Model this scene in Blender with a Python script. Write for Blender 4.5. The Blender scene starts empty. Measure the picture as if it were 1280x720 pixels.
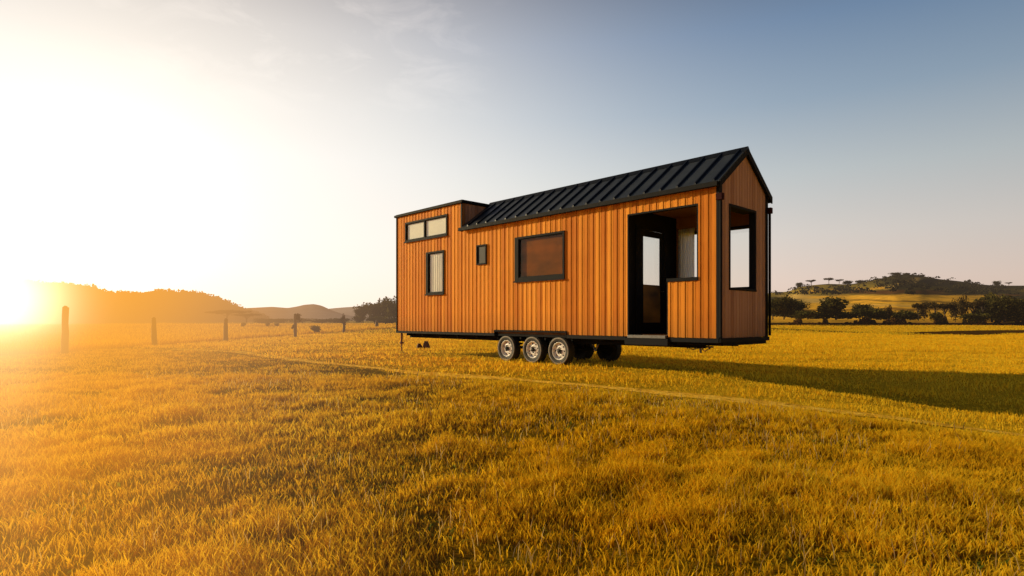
import bpy, math, random
import numpy as np
from mathutils import Vector, Matrix
random.seed(7); rng = np.random.default_rng(7)
R = math.radians
sc = bpy.context.scene
COL = sc.collection

# ------------------------------------------------------------------ constants
F = 739.0; CX = 640.0; HY = 400.0; CH = 1.11     # focal length in photo pixels, horizon row, eye height
Z0 = 11.5; W = 2.16; L = 11.55
HAX = R(-46.75)                                   # heading of the house's long axis
HX = (.3505 * Z0, Z0)                             # near corner of the house on the ground

def world(px, depth):                             # where a bearing meets a distance
    return ((px - CX) / F * depth, depth)

SUN_AZ = R(-66); SUN_EL = R(15.5)
GLOW = Vector((math.sin(R(-41)) * math.cos(R(9)), math.cos(R(-41)) * math.cos(R(9)), math.sin(R(9)))).normalized()

# ------------------------------------------------------------------ numpy noise
_T = rng.random((256, 256))
def vn(x, y):
    x = np.asarray(x, float); y = np.asarray(y, float)
    xi = np.floor(x).astype(int); yi = np.floor(y).astype(int)
    fx = x - xi; fy = y - yi
    fx = fx * fx * (3 - 2 * fx); fy = fy * fy * (3 - 2 * fy)
    a = _T[xi & 255, yi & 255]; b = _T[(xi + 1) & 255, yi & 255]
    c = _T[xi & 255, (yi + 1) & 255]; d = _T[(xi + 1) & 255, (yi + 1) & 255]
    return (a * (1 - fx) + b * fx) * (1 - fy) + (c * (1 - fx) + d * fx) * fy
def fbm(x, y, o=4):
    s = 0; a = .5; t = 0
    for i in range(o):
        s = s + a * vn(x * 2 ** i + 17 * i, y * 2 ** i + 31 * i); t += a; a *= .5
    return s / t
def ss(v, a, b):
    t = np.clip((np.asarray(v, float) - a) / (b - a), 0, 1); return t * t * (3 - 2 * t)

# bank line across the lawn: long grass lies on the camera's side of it
TRK = [(-16., 23.6), (-13.0, 22.3), (-9.7, 20.3), (-5.5, 15.6), (-2.2, 12.2), (.8, 9.95), (3.1, 8.3), (5.5, 7.0), (8.5, 6.0), (12., 5.2), (18., 4.0)]
TX = np.array([p[0] for p in TRK]); TY = np.array([p[1] for p in TRK])
def track_y(x): return np.interp(x, TX, TY)

def gh(x, y):
    x = np.asarray(x, float); y = np.asarray(y, float)
    h = -.50 * ss(x, 2.0, 9.5) * (1 - .5 * ss(y, 9, 15)) * (1 - ss(y, 15, 32)) * ss(y, 2.5, 6.5)
    d = y - track_y(x)
    h = h - .015 * np.exp(-((d - .15) / .16) ** 2) * (1 - ss(y, 22, 30))
    r = np.hypot(x, y)
    h = h + (fbm(x * .35 + 5, y * .35, 3) - .5) * .07 * (1 - ss(y, 9, 11)) * ss(y, 1.5, 4)
    h = h + (fbm(x * 2.6 + 2, y * 2.6, 3) - .5) * .085 * ss(track_y(x) - y, .3, 1.5) * (1 - ss(y, 9, 16)) * ss(x, -16, -13)
    h = h + (fbm(x * .9, y * .9 + 9, 2) - .5) * .035 * (1 - ss(r, 40, 80))
    h = h + (fbm(x * .02 + 3, y * .02, 3) - .5) * .9 * ss(r, 50, 110) * (1 - ss(r, 300, 600))
    return h
def gz(x, y): return float(gh(x, y))

# ------------------------------------------------------------------ object helpers
def link(o, parent=None):
    COL.objects.link(o)
    if parent is not None: o.parent = parent
    return o
def tag(o, label=None, cat=None, group=None, kind=None):
    if label: o['label'] = label
    if cat: o['category'] = cat
    if group: o['group'] = group
    if kind: o['kind'] = kind
    return o
def empty(name, loc, rz=0):
    o = bpy.data.objects.new(name, None); o.empty_display_size = .3
    o.location = loc; o.rotation_euler = (0, 0, rz); COL.objects.link(o); return o

class MB:
    def __init__(s): s.v = []; s.f = []; s.sm = []
    def add(s, vs, fs, smooth=False):
        n = len(s.v); s.v += [tuple(v) for v in vs]; s.f += [tuple(i + n for i in f) for f in fs]; s.sm += [smooth] * len(fs)
    def hexa(s, b, t):
        s.add(list(b) + list(t), [(3, 2, 1, 0), (4, 5, 6, 7), (0, 1, 5, 4), (1, 2, 6, 5), (2, 3, 7, 6), (3, 0, 4, 7)])
    def box(s, x0, x1, y0, y1, z0, z1):
        s.hexa([(x0, y0, z0), (x1, y0, z0), (x1, y1, z0), (x0, y1, z0)], [(x0, y0, z1), (x1, y0, z1), (x1, y1, z1), (x0, y1, z1)])
    def tube(s, pts, rad, n=8, caps=True):
        pts = [Vector(p) for p in pts]
        if not hasattr(rad, '__len__'): rad = [rad] * len(pts)
        rings = []
        for i, p in enumerate(pts):
            d = (pts[min(i + 1, len(pts) - 1)] - pts[max(i - 1, 0)]).normalized()
            a = d.orthogonal().normalized() if i == 0 else (pa - d * pa.dot(d)).normalized()
            pa = a; b = d.cross(a)
            rings.append([p + (a * math.cos(2 * math.pi * k / n) + b * math.sin(2 * math.pi * k / n)) * rad[i] for k in range(n)])
        vs = [v for r in rings for v in r]; fs = []
        for i in range(len(rings) - 1):
            for k in range(n):
                fs.append((i * n + k, i * n + (k + 1) % n, (i + 1) * n + (k + 1) % n, (i + 1) * n + k))
        s.add(vs, fs, True)
        if caps:
            s.add(rings[0][::-1], [tuple(range(n))]); s.add(rings[-1], [tuple(range(n))])
    def lathe_y(s, prof, n=40, c=(0, 0, 0)):        # prof: (radius, y)
        vs = []; fs = []
        for r, y in prof:
            for k in range(n):
                a = 2 * math.pi * k / n; vs.append((c[0] + r * math.cos(a), c[1] + y, c[2] + r * math.sin(a)))
        for i in range(len(prof) - 1):
            for k in range(n):
                fs.append((i * n + k, i * n + (k + 1) % n, (i + 1) * n + (k + 1) % n, (i + 1) * n + k))
        s.add(vs, fs, True)
    def build(s, name, mat, parent=None, bevel=0):
        me = bpy.data.meshes.new(name); me.from_pydata(s.v, [], s.f); me.validate()
        me.polygons.foreach_set('use_smooth', s.sm[:len(me.polygons)] if len(s.sm) == len(me.polygons) else [False] * len(me.polygons))
        me.materials.append(mat)
        o = bpy.data.objects.new(name, me); link(o, parent)
        if bevel:
            m = o.modifiers.new('bevel', 'BEVEL'); m.width = bevel; m.segments = 2; m.limit_method = 'ANGLE'
        return o

def np_mesh(name, V, Fq, mat, cols=None, smooth=False, parent=None, nv=4):
    me = bpy.data.meshes.new(name)
    me.vertices.add(len(V)); me.vertices.foreach_set('co', V.astype(np.float32).ravel())
    nf = len(Fq)
    me.loops.add(nf * nv); me.loops.foreach_set('vertex_index', Fq.astype(np.int32).ravel())
    me.polygons.add(nf); me.polygons.foreach_set('loop_start', np.arange(nf, dtype=np.int32) * nv)
    if smooth: me.polygons.foreach_set('use_smooth', np.ones(nf, bool))
    me.update(calc_edges=True)
    if cols is not None:
        at = me.color_attributes.new('tint', 'FLOAT_COLOR', 'POINT')
        c = np.ones((len(V), 4), np.float32); c[:, :3] = cols; at.data.foreach_set('color', c.ravel())
    me.materials.append(mat)
    o = bpy.data.objects.new(name, me); link(o, parent); return o

# ------------------------------------------------------------------ materials
def N(nt, t, **kw):
    n = nt.nodes.new(t)
    for k, v in kw.items():
        if k in n.inputs: n.inputs[k].default_value = v
        else: setattr(n, k, v)
    return n
def newmat(name):
    m = bpy.data.materials.new(name); m.use_nodes = True; nt = m.node_tree; nt.nodes.clear()
    return m, nt, nt.nodes.new('ShaderNodeOutputMaterial')
def ramp(nt, stops):
    r = nt.nodes.new('ShaderNodeValToRGB'); e = r.color_ramp.elements
    while len(e) > 1: e.remove(e[0])
    e[0].position = stops[0][0]; e[0].color = (*stops[0][1], 1)
    for p, c in stops[1:]:
        x = e.new(p); x.color = (*c, 1)
    return r
def math_(nt, op, a, b=None, c=None, clamp=False):
    n = nt.nodes.new('ShaderNodeMath'); n.operation = op; n.use_clamp = clamp
    for i, v in enumerate((a, b, c)):
        if v is None: continue
        if isinstance(v, (int, float)): n.inputs[i].default_value = v
        else: nt.links.new(v, n.inputs[i])
    return n.outputs[0]

# evening haze painted into surfaces as emission, stronger with distance and towards the sun
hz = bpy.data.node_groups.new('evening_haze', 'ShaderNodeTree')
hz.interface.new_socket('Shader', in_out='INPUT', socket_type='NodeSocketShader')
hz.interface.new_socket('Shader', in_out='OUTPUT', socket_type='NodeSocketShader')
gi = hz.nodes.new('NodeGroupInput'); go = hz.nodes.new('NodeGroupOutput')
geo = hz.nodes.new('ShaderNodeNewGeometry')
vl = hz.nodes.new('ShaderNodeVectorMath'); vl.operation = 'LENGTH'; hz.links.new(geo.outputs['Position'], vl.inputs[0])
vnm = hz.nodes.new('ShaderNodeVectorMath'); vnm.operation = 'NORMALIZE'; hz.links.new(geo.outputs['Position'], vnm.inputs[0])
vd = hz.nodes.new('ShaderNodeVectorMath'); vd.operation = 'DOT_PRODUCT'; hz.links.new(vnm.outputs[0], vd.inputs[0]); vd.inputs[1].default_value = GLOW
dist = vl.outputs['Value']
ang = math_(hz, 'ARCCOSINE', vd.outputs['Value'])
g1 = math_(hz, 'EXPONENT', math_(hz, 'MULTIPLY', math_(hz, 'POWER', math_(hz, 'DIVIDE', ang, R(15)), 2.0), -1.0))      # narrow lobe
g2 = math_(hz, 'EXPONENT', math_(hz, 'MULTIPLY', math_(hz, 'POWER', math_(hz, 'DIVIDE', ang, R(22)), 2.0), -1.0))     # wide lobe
# haze mix amount: thin everywhere, thick near the sun's bearing; saturating with distance
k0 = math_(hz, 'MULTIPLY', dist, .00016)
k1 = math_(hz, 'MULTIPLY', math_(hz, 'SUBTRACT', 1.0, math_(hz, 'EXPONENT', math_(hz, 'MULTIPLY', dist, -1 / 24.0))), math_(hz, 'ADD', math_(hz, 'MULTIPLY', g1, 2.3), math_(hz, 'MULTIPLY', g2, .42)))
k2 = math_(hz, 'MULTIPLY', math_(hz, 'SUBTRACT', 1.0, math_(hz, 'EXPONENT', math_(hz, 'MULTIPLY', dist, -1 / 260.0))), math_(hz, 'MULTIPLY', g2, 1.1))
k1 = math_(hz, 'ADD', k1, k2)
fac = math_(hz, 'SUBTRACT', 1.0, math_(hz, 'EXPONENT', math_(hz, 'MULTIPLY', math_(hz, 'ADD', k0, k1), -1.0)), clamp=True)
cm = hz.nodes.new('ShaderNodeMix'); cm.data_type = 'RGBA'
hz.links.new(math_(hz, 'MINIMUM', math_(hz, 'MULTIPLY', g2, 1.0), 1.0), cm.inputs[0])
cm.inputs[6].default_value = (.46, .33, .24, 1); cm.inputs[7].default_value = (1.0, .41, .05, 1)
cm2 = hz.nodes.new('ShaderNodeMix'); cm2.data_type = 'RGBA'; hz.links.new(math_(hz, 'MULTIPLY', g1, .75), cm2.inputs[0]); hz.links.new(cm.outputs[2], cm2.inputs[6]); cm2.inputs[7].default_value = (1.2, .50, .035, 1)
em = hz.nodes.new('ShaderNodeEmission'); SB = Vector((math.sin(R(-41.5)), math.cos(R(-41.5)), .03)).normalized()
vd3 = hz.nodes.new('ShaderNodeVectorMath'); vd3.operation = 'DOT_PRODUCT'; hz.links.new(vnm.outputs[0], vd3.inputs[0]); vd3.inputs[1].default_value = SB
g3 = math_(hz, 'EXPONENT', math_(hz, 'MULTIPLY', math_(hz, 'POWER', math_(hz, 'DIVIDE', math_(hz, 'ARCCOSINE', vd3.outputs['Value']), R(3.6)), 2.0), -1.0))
cm3 = hz.nodes.new('ShaderNodeMix'); cm3.data_type = 'RGBA'; hz.links.new(math_(hz, 'MULTIPLY', g3, math_(hz, 'SUBTRACT', 1.0, math_(hz, 'EXPONENT', math_(hz, 'MULTIPLY', dist, -1 / 90.0)))), cm3.inputs[0]); hz.links.new(cm2.outputs[2], cm3.inputs[6]); cm3.inputs[7].default_value = (3.2, 2.6, 1.5, 1)  # painted sun glow: far surfaces near the sun's bearing emit pale light
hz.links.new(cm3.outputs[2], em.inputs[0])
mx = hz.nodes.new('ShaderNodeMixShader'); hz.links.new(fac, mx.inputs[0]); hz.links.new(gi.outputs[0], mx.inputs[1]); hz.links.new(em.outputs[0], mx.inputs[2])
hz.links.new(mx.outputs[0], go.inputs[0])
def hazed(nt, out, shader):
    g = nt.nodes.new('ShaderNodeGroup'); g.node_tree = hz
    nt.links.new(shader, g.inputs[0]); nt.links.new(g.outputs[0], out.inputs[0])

def plain(name, col, rough=.5, metal=0, noise=0, nscale=20, haze=False, bump=0, spec=.5, stretch=(1, 1, 1)):
    m, nt, out = newmat(name)
    b = N(nt, 'ShaderNodeBsdfPrincipled', Roughness=rough, Metallic=metal); b.inputs['Base Color'].default_value = (*col, 1)
    b.inputs['Specular IOR Level'].default_value = spec
    if noise or bump:
        tc = nt.nodes.new('ShaderNodeTexCoord'); mp = nt.nodes.new('ShaderNodeMapping'); mp.inputs['Scale'].default_value = stretch
        nt.links.new(tc.outputs['Object'], mp.inputs[0])
        t = N(nt, 'ShaderNodeTexNoise', Scale=nscale, Detail=5.0); nt.links.new(mp.outputs[0], t.inputs[0])
        r = ramp(nt, [(.25, tuple(c * (1 - noise) for c in col)), (.75, tuple(min(1, c * (1 + noise)) for c in col))])
        nt.links.new(t.outputs[0], r.inputs[0]); nt.links.new(r.outputs[0], b.inputs['Base Color'])
        rr = math_(nt, 'MULTIPLY_ADD', t.outputs[0], .25, rough - .12); nt.links.new(rr, b.inputs['Roughness'])
        if bump:
            bp = N(nt, 'ShaderNodeBump', Strength=bump, Distance=.01); nt.links.new(t.outputs[0], bp.inputs['Height']); nt.links.new(bp.outputs[0], b.inputs['Normal'])
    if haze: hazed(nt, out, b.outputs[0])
    else: nt.links.new(b.outputs[0], out.inputs[0])
    return m

def wood(name, axis, pitch, dark, light, rough=.5, sat=1.0):
    m, nt, out = newmat(name)
    b = N(nt, 'ShaderNodeBsdfPrincipled', Roughness=rough); b.inputs['Specular IOR Level'].default_value = .08
    tc = nt.nodes.new('ShaderNodeTexCoord'); sp = nt.nodes.new('ShaderNodeSeparateXYZ'); nt.links.new(tc.outputs['Object'], sp.inputs[0])
    bid = math_(nt, 'FLOOR', math_(nt, 'DIVIDE', math_(nt, 'ADD', sp.outputs[axis], .0007), pitch))
    wn = nt.nodes.new('ShaderNodeTexWhiteNoise'); wn.noise_dimensions = '1D'; nt.links.new(bid, wn.inputs['W'])
    mp = nt.nodes.new('ShaderNodeMapping'); mp.inputs['Scale'].default_value = (1, 1, .05); nt.links.new(tc.outputs['Object'], mp.inputs[0])
    cb = nt.nodes.new('ShaderNodeVectorMath'); cb.operation = 'ADD'; nt.links.new(mp.outputs[0], cb.inputs[0]); nt.links.new(wn.outputs['Color'], cb.inputs[1])
    t = N(nt, 'ShaderNodeTexNoise', Scale=42.0, Detail=6.0, Distortion=.6); nt.links.new(cb.outputs[0], t.inputs[0])
    t2 = N(nt, 'ShaderNodeTexNoise', Scale=1.3, Detail=3.0); nt.links.new(tc.outputs['Object'], t2.inputs[0])
    v = math_(nt, 'ADD', math_(nt, 'MULTIPLY', wn.outputs['Value'], .58), math_(nt, 'ADD', math_(nt, 'MULTIPLY', t.outputs[0], .42), math_(nt, 'MULTIPLY', math_(nt, 'SUBTRACT', t2.outputs[0], .5), .35)))
    mid = tuple((a + c) / 2 for a, c in zip(dark, light))
    r = ramp(nt, [(.12, dark), (.5, mid), (.95, light)]); nt.links.new(v, r.inputs[0])
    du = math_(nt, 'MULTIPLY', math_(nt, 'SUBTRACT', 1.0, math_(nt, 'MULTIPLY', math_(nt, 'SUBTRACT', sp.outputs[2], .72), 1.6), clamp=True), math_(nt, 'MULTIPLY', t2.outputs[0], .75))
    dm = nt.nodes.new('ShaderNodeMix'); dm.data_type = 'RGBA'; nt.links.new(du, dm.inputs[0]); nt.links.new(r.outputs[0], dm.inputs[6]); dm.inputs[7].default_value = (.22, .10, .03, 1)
    nt.links.new(dm.outputs[2], b.inputs['Base Color'])
    bp = N(nt, 'ShaderNodeBump', Strength=.25, Distance=.004); nt.links.new(t.outputs[0], bp.inputs['Height']); nt.links.new(bp.outputs[0], b.inputs['Normal'])
    nt.links.new(math_(nt, 'MULTIPLY_ADD', t.outputs[0], .3, rough - .15), b.inputs['Roughness'])
    nt.links.new(b.outputs[0], out.inputs[0]); return m

def glass(name, tint, refl=1.0):
    m, nt, out = newmat(name)
    tr = nt.nodes.new('ShaderNodeBsdfTransparent'); tr.inputs[0].default_value = (*tint, 1)
    gl = N(nt, 'ShaderNodeBsdfGlossy', Roughness=.03); gl.inputs[0].default_value = (.9 * refl, .9 * refl, .9 * refl, 1)
    ge = nt.nodes.new('ShaderNodeNewGeometry'); dd = nt.nodes.new('ShaderNodeVectorMath'); dd.operation = 'DOT_PRODUCT'
    nt.links.new(ge.outputs['Normal'], dd.inputs[0]); nt.links.new(ge.outputs['Incoming'], dd.inputs[1])
    sch = math_(nt, 'MULTIPLY_ADD', math_(nt, 'POWER', math_(nt, 'SUBTRACT', 1.0, math_(nt, 'ABSOLUTE', dd.outputs['Value'])), 5.0), .94, .05)
    mx = nt.nodes.new('ShaderNodeMixShader'); nt.links.new(sch, mx.inputs[0]); nt.links.new(tr.outputs[0], mx.inputs[1]); nt.links.new(gl.outputs[0], mx.inputs[2])
    nt.links.new(mx.outputs[0], out.inputs[0]); return m

M = {}
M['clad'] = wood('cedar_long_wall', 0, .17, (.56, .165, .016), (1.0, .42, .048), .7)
M['clad_y'] = wood('cedar_gable_wall', 1, .12, (.38, .20, .13), (.60, .36, .26), .7)  # same cedar as the long wall, gable shade put into its colour
M['ply'] = wood('interior_timber', 0, .3, (.22, .10, .04), (.36, .18, .08), .55)
M['ply_y'] = wood('interior_timber_cross', 1, .3, (.22, .10, .04), (.36, .18, .08), .55)
M['roof'] = plain('roof_metal', (.040, .048, .060), .38, .2, .25, 2.5)
M['seam'] = plain('roof_seam_metal', (.010, .012, .016), .36, .3, .1, 9)
M['trim'] = plain('black_trim', (.012, .012, .014), .75, 0, .2, 15, spec=.12)
M['redtrim'] = plain('dark_red_bracket', (.035, .008, .010), .8, 0, .2, 15, spec=.1)
M['chassis'] = plain('chassis_steel', (.010, .010, .012), .8, 0, .3, 8, spec=.1)
M['alu'] = plain('threshold_metal', (.16, .155, .15), .5, .5, .2, 20)
M['tyre'] = plain('tyre_rubber', (.020, .019, .018), .75, 0, .5, 12, bump=.3)
M['tyre_side'] = plain('dusty_tyre_edge', (.24, .21, .17), .8, 0, .4, 14, bump=.2)
M['rim'] = plain('white_steel_rim', (.86, .83, .78), .38, 0, .12, 12)
M['dark'] = plain('dark_hole', (.01, .01, .01), .7)
M['blind'] = plain('cream_blind', (.95, .90, .76), .8, 0, .06, 3)  # cream panels added behind the small windows to give sky brightness
def cloth(name, col, tr):
    m, nt, out = newmat(name); d = nt.nodes.new('ShaderNodeBsdfDiffuse'); t = nt.nodes.new('ShaderNodeBsdfTranslucent')
    d.inputs[0].default_value = (*col, 1); t.inputs[0].default_value = (*col, 1); mx = nt.nodes.new('ShaderNodeMixShader'); mx.inputs[0].default_value = tr
    nt.links.new(d.outputs[0], mx.inputs[1]); nt.links.new(t.outputs[0], mx.inputs[2]); nt.links.new(mx.outputs[0], out.inputs[0]); return m
M['curtain'] = cloth('pale_curtain', (.92, .97, 1.0), .8)
M['brownblind'] = plain('amber_blind', (.30, .16, .03), .7, 0, .8, 1.3, stretch=(1, 1, 2))
M['glass'] = glass('window_glass', (.97, .98, .97))
M['glass_brown'] = glass('tinted_glass', (.85, .70, .36), .5)
M['brick'] = plain('support_block', (.07, .03, .025), .8, 0, .4, 20, bump=.5)
M['jack'] = plain('jack_red_brown', (.16, .05, .03), .6, .2, .3, 20)
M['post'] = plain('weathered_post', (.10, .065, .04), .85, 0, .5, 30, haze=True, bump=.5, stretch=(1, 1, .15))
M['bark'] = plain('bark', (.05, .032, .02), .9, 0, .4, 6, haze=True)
M['white'] = plain('interior_white', (.75, .74, .70), .7, 0, .03, 4)

# foliage / grass: colour from the tint attribute, part of the light passes through each blade
def leafmat(name, haze=True, trans=.35, rough=.6, gain=1.0):
    m, nt, out = newmat(name)
    at = nt.nodes.new('ShaderNodeAttribute'); at.attribute_name = 'tint'
    d = N(nt, 'ShaderNodeBsdfDiffuse', Roughness=.5); t = nt.nodes.new('ShaderNodeBsdfTranslucent')
    nt.links.new(at.outputs['Color'], d.inputs[0]); nt.links.new(at.outputs['Color'], t.inputs[0])
    mx = N(nt, 'ShaderNodeMixShader'); mx.inputs[0].default_value = trans
    nt.links.new(d.outputs[0], mx.inputs[1]); nt.links.new(t.outputs[0], mx.inputs[2])
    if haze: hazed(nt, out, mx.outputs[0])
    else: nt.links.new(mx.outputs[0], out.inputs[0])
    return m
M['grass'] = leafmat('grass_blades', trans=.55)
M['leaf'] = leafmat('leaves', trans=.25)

# ground sheet
def ground_mat():
    m, nt, out = newmat('dry_pasture')
    geo = nt.nodes.new('ShaderNodeNewGeometry')
    b = nt.nodes.new('ShaderNodeBsdfDiffuse'); b.inputs['Roughness'].default_value = 1
    n1 = N(nt, 'ShaderNodeTexNoise', Scale=.35, Detail=8.0, Roughness=.65); nt.links.new(geo.outputs['Position'], n1.inputs[0])
    n2 = N(nt, 'ShaderNodeTexNoise', Scale=9.0, Detail=6.0, Roughness=.7); nt.links.new(geo.outputs['Position'], n2.inputs[0])
    mp = nt.nodes.new('ShaderNodeMapping'); mp.inputs['Scale'].default_value = (.012, .05, .05); nt.links.new(geo.outputs['Position'], mp.inputs[0])
    n3 = N(nt, 'ShaderNodeTexNoise', Scale=1.0, Detail=6.0, Roughness=.6); nt.links.new(mp.outputs[0], n3.inputs[0])
    v = math_(nt, 'ADD', math_(nt, 'MULTIPLY', n1.outputs[0], .35), math_(nt, 'ADD', math_(nt, 'MULTIPLY', n2.outputs[0], .3), math_(nt, 'MULTIPLY', n3.outputs[0], .35)))
    near = ramp(nt, [(.34, (.34, .18, .008)), (.5, (.85, .50, .02)), (.64, (1.0, .66, .04))]); nt.links.new(v, near.inputs[0])
    # under the long grass close to the viewer shade is painted into the ground tint
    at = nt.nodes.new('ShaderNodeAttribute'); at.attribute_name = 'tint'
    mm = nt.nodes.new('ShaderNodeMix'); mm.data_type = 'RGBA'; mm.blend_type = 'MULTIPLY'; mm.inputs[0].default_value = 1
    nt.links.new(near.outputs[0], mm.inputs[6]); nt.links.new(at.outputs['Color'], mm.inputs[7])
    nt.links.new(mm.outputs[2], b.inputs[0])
    bp = N(nt, 'ShaderNodeBump', Strength=1.0, Distance=.05); nt.links.new(n2.outputs[0], bp.inputs['Height']); nt.links.new(bp.outputs[0], b.inputs['Normal'])
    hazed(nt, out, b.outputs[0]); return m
M['ground'] = ground_mat()

nr, na = 230, 300
rad = np.concatenate([[0.01], np.geomspace(.6, 6000, nr - 1)])
azs = np.linspace(-math.pi, math.pi, na + 1)[:-1]
# finer bearings in front
azs = azs - .55 * np.sin(azs) * .9
RR, AA = np.meshgrid(rad, azs, indexing='ij')
X = RR * np.sin(AA); Y = RR * np.cos(AA); Zg = gh(X, Y)
V = np.stack([X, Y, Zg], -1).reshape(-1, 3)
i, j = np.meshgrid(np.arange(nr - 1), np.arange(na), indexing='ij'); j2 = (j + 1) % na
Fq = np.stack([i * na + j, i * na + j2, (i + 1) * na + j2, (i + 1) * na + j], -1).reshape(-1, 4)[:, ::-1]
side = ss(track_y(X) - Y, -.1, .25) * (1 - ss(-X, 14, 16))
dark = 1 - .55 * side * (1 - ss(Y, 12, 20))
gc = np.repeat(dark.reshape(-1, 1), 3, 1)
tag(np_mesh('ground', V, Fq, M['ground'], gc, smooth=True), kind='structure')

def pxline(pts, n):                          # (bearing px, row px) on flat ground -> points
    q = np.array([[ (a - CX) / F * (CH * F / (b - HY)), CH * F / (b - HY)] for a, b in pts]); t = np.linspace(0, len(q) - 1, n)
    return np.stack([np.interp(t, np.arange(len(q)), q[:, 0]), np.interp(t, np.arange(len(q)), q[:, 1])], 1)
DITCH = pxline([(955, 411), (1000, 412.5), (1060, 415.5), (1130, 418.6), (1180, 417.5), (1230, 415.5), (1290, 414), (1380, 413)], 80)
DW = 3.0 + 6.0 * ss(np.arange(80), 25, 55) * (.6 + .5 * fbm(np.arange(80) * .2, np.zeros(80), 2))
def near_ditch(x, y):
    return np.abs(y - np.interp(x, DITCH[:, 0], DITCH[:, 1], left=999, right=999)) < np.interp(x, DITCH[:, 0], DW) * .55
# ------------------------------------------------------------------ grass blades
HD = np.array([math.cos(HAX), math.sin(HAX)]); HN = np.array([-math.sin(HAX), math.cos(HAX)])
def blades(name, x, y, h, w, base, tip, seg=2, lean=.45, leandir=None, clump=None):
    n = len(x); z = gh(x, y) - .005
    phi = np.where(rng.random(n) < .35, rng.random(n) * 2 * math.pi, R(114) + rng.normal(0, .6, n))
    la = rng.random(n) * 2 * math.pi if leandir is None else leandir + rng.normal(0, .9, n)
    ln = h * lean * (.25 + rng.random(n))
    ux, uy = np.cos(phi) * w / 2, np.sin(phi) * w / 2
    lx, ly = np.cos(la) * ln, np.sin(la) * ln
    rows = []; cl = []
    for k in range(seg + 1):
        t = k / seg; ww = (1 - t ** 1.6) + .06
        cx = x + lx * t ** 1.8; cy = y + ly * t ** 1.8; cz = z + h * t * (1 - .18 * t * lean * 2)
        rows.append(np.stack([cx - ux * ww, cy - uy * ww, cz], -1)); rows.append(np.stack([cx + ux * ww, cy + uy * ww, cz], -1))
        tt = t ** .65; c = base * (1 - tt) + tip * tt; cl += [c, c]  # darker roots: shade between blades painted into the tint
    P = np.stack(rows, 1).reshape(-1, 3); C = np.stack(cl, 1).reshape(-1, 3)
    m = 2 * (seg + 1); off = (np.arange(n) * m)[:, None]
    Fs = np.concatenate([off + np.array([[2 * k, 2 * k + 1, 2 * k + 3, 2 * k + 2]]) for k in range(seg)], 1).reshape(-1, 4)
    return np_mesh(name, P, Fs, M['grass'], np.clip(C, 0, 1))

def wedge(n, d0, d1, a=1.15):         # random points in front of the camera, by area
    y = np.sqrt(rng.random(n) * (d1 * d1 - d0 * d0) + d0 * d0); x = (rng.random(n) * 2 - 1) * a * y
    return x, y
def colours(x, y, n, dry):
    r = rng.random(n)[:, None]; g = fbm(x * .5 + 40, y * .5, 3)[:, None]; big = ss(x, -7, 3)[:, None]
    gold = np.array([1.0, .57, .012]); straw = np.array([1.0, .76, .045]); olive = np.array([.92, .54, .012]); amber = np.array([1.0, .50, .02])
    c = gold * (1 - r) + straw * r
    k = np.clip((g - .38) * 2.2 + (rng.random((n, 1)) - .5) * .7 + .08 * big, 0, .8) * (1 - dry)
    c = c * (1 - k) + olive * k
    a = np.clip(1 - big - .15, 0, 1) * .5  # amber towards the left: sun's orange veil painted into the grass
    return c * (1 - a) + amber * a

def long_grass(n, d0, d1, hm, wm, seg):
    # tussocks: blades gather round clump centres
    nc = n // 18; cx, cy = wedge(nc, d0, d1)
    idx = rng.integers(0, nc, n); s = .026 + .004 * cy[idx]
    x = cx[idx] + rng.normal(0, 1, n) * s; y = cy[idx] + rng.normal(0, 1, n) * s
    lone = rng.random(n) < .22; wx, wy = wedge(n, d0, d1); x = np.where(lone, wx, x); y = np.where(lone, wy, y)
    patch = fbm(x * .8, y * .8 + 50, 3); fine = fbm(x * 3.2 + 9, y * 3.2, 2)
    d = track_y(x) - y
    keep = (d > -.0 + (rng.random(n) - .35) * .3) & (rng.random(n) < .45 + .8 * ss(patch, .3, .55) * (.5 + fine)) & (x > -15.2)
    x, y, patch, fine, idx = x[keep], y[keep], patch[keep], fine[keep], idx[keep]; m = len(x)
    ch = (.75 + .5 * rng.random(nc))[idx]
    h = hm * (.65 + .5 * ss(patch, .3, .7)) * (.45 + 1.1 * fine) * (.6 + .6 * rng.random(m)) * ch * (.35 + .65 * ss(d[keep], 0, 1.2))
    w = wm * (.7 + .6 * rng.random(m))
    c = colours(x, y, m, .0)
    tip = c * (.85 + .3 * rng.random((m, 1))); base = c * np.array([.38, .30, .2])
    return x, y, h, w, base, tip, seg
def mkgrass(name, sets, label):
    pass
A = long_grass(140000, 1.7, 5.2, .095, .0078, 3)
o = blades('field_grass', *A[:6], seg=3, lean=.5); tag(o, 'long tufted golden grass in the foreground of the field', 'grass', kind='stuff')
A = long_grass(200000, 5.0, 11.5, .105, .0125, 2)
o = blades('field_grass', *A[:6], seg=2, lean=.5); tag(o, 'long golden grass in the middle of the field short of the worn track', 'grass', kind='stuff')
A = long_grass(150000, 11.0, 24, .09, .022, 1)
o = blades('field_grass', *A[:6], seg=1, lean=.6); tag(o, 'smooth bright grass of the field stretching to the left fence', 'grass', kind='stuff')

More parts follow.
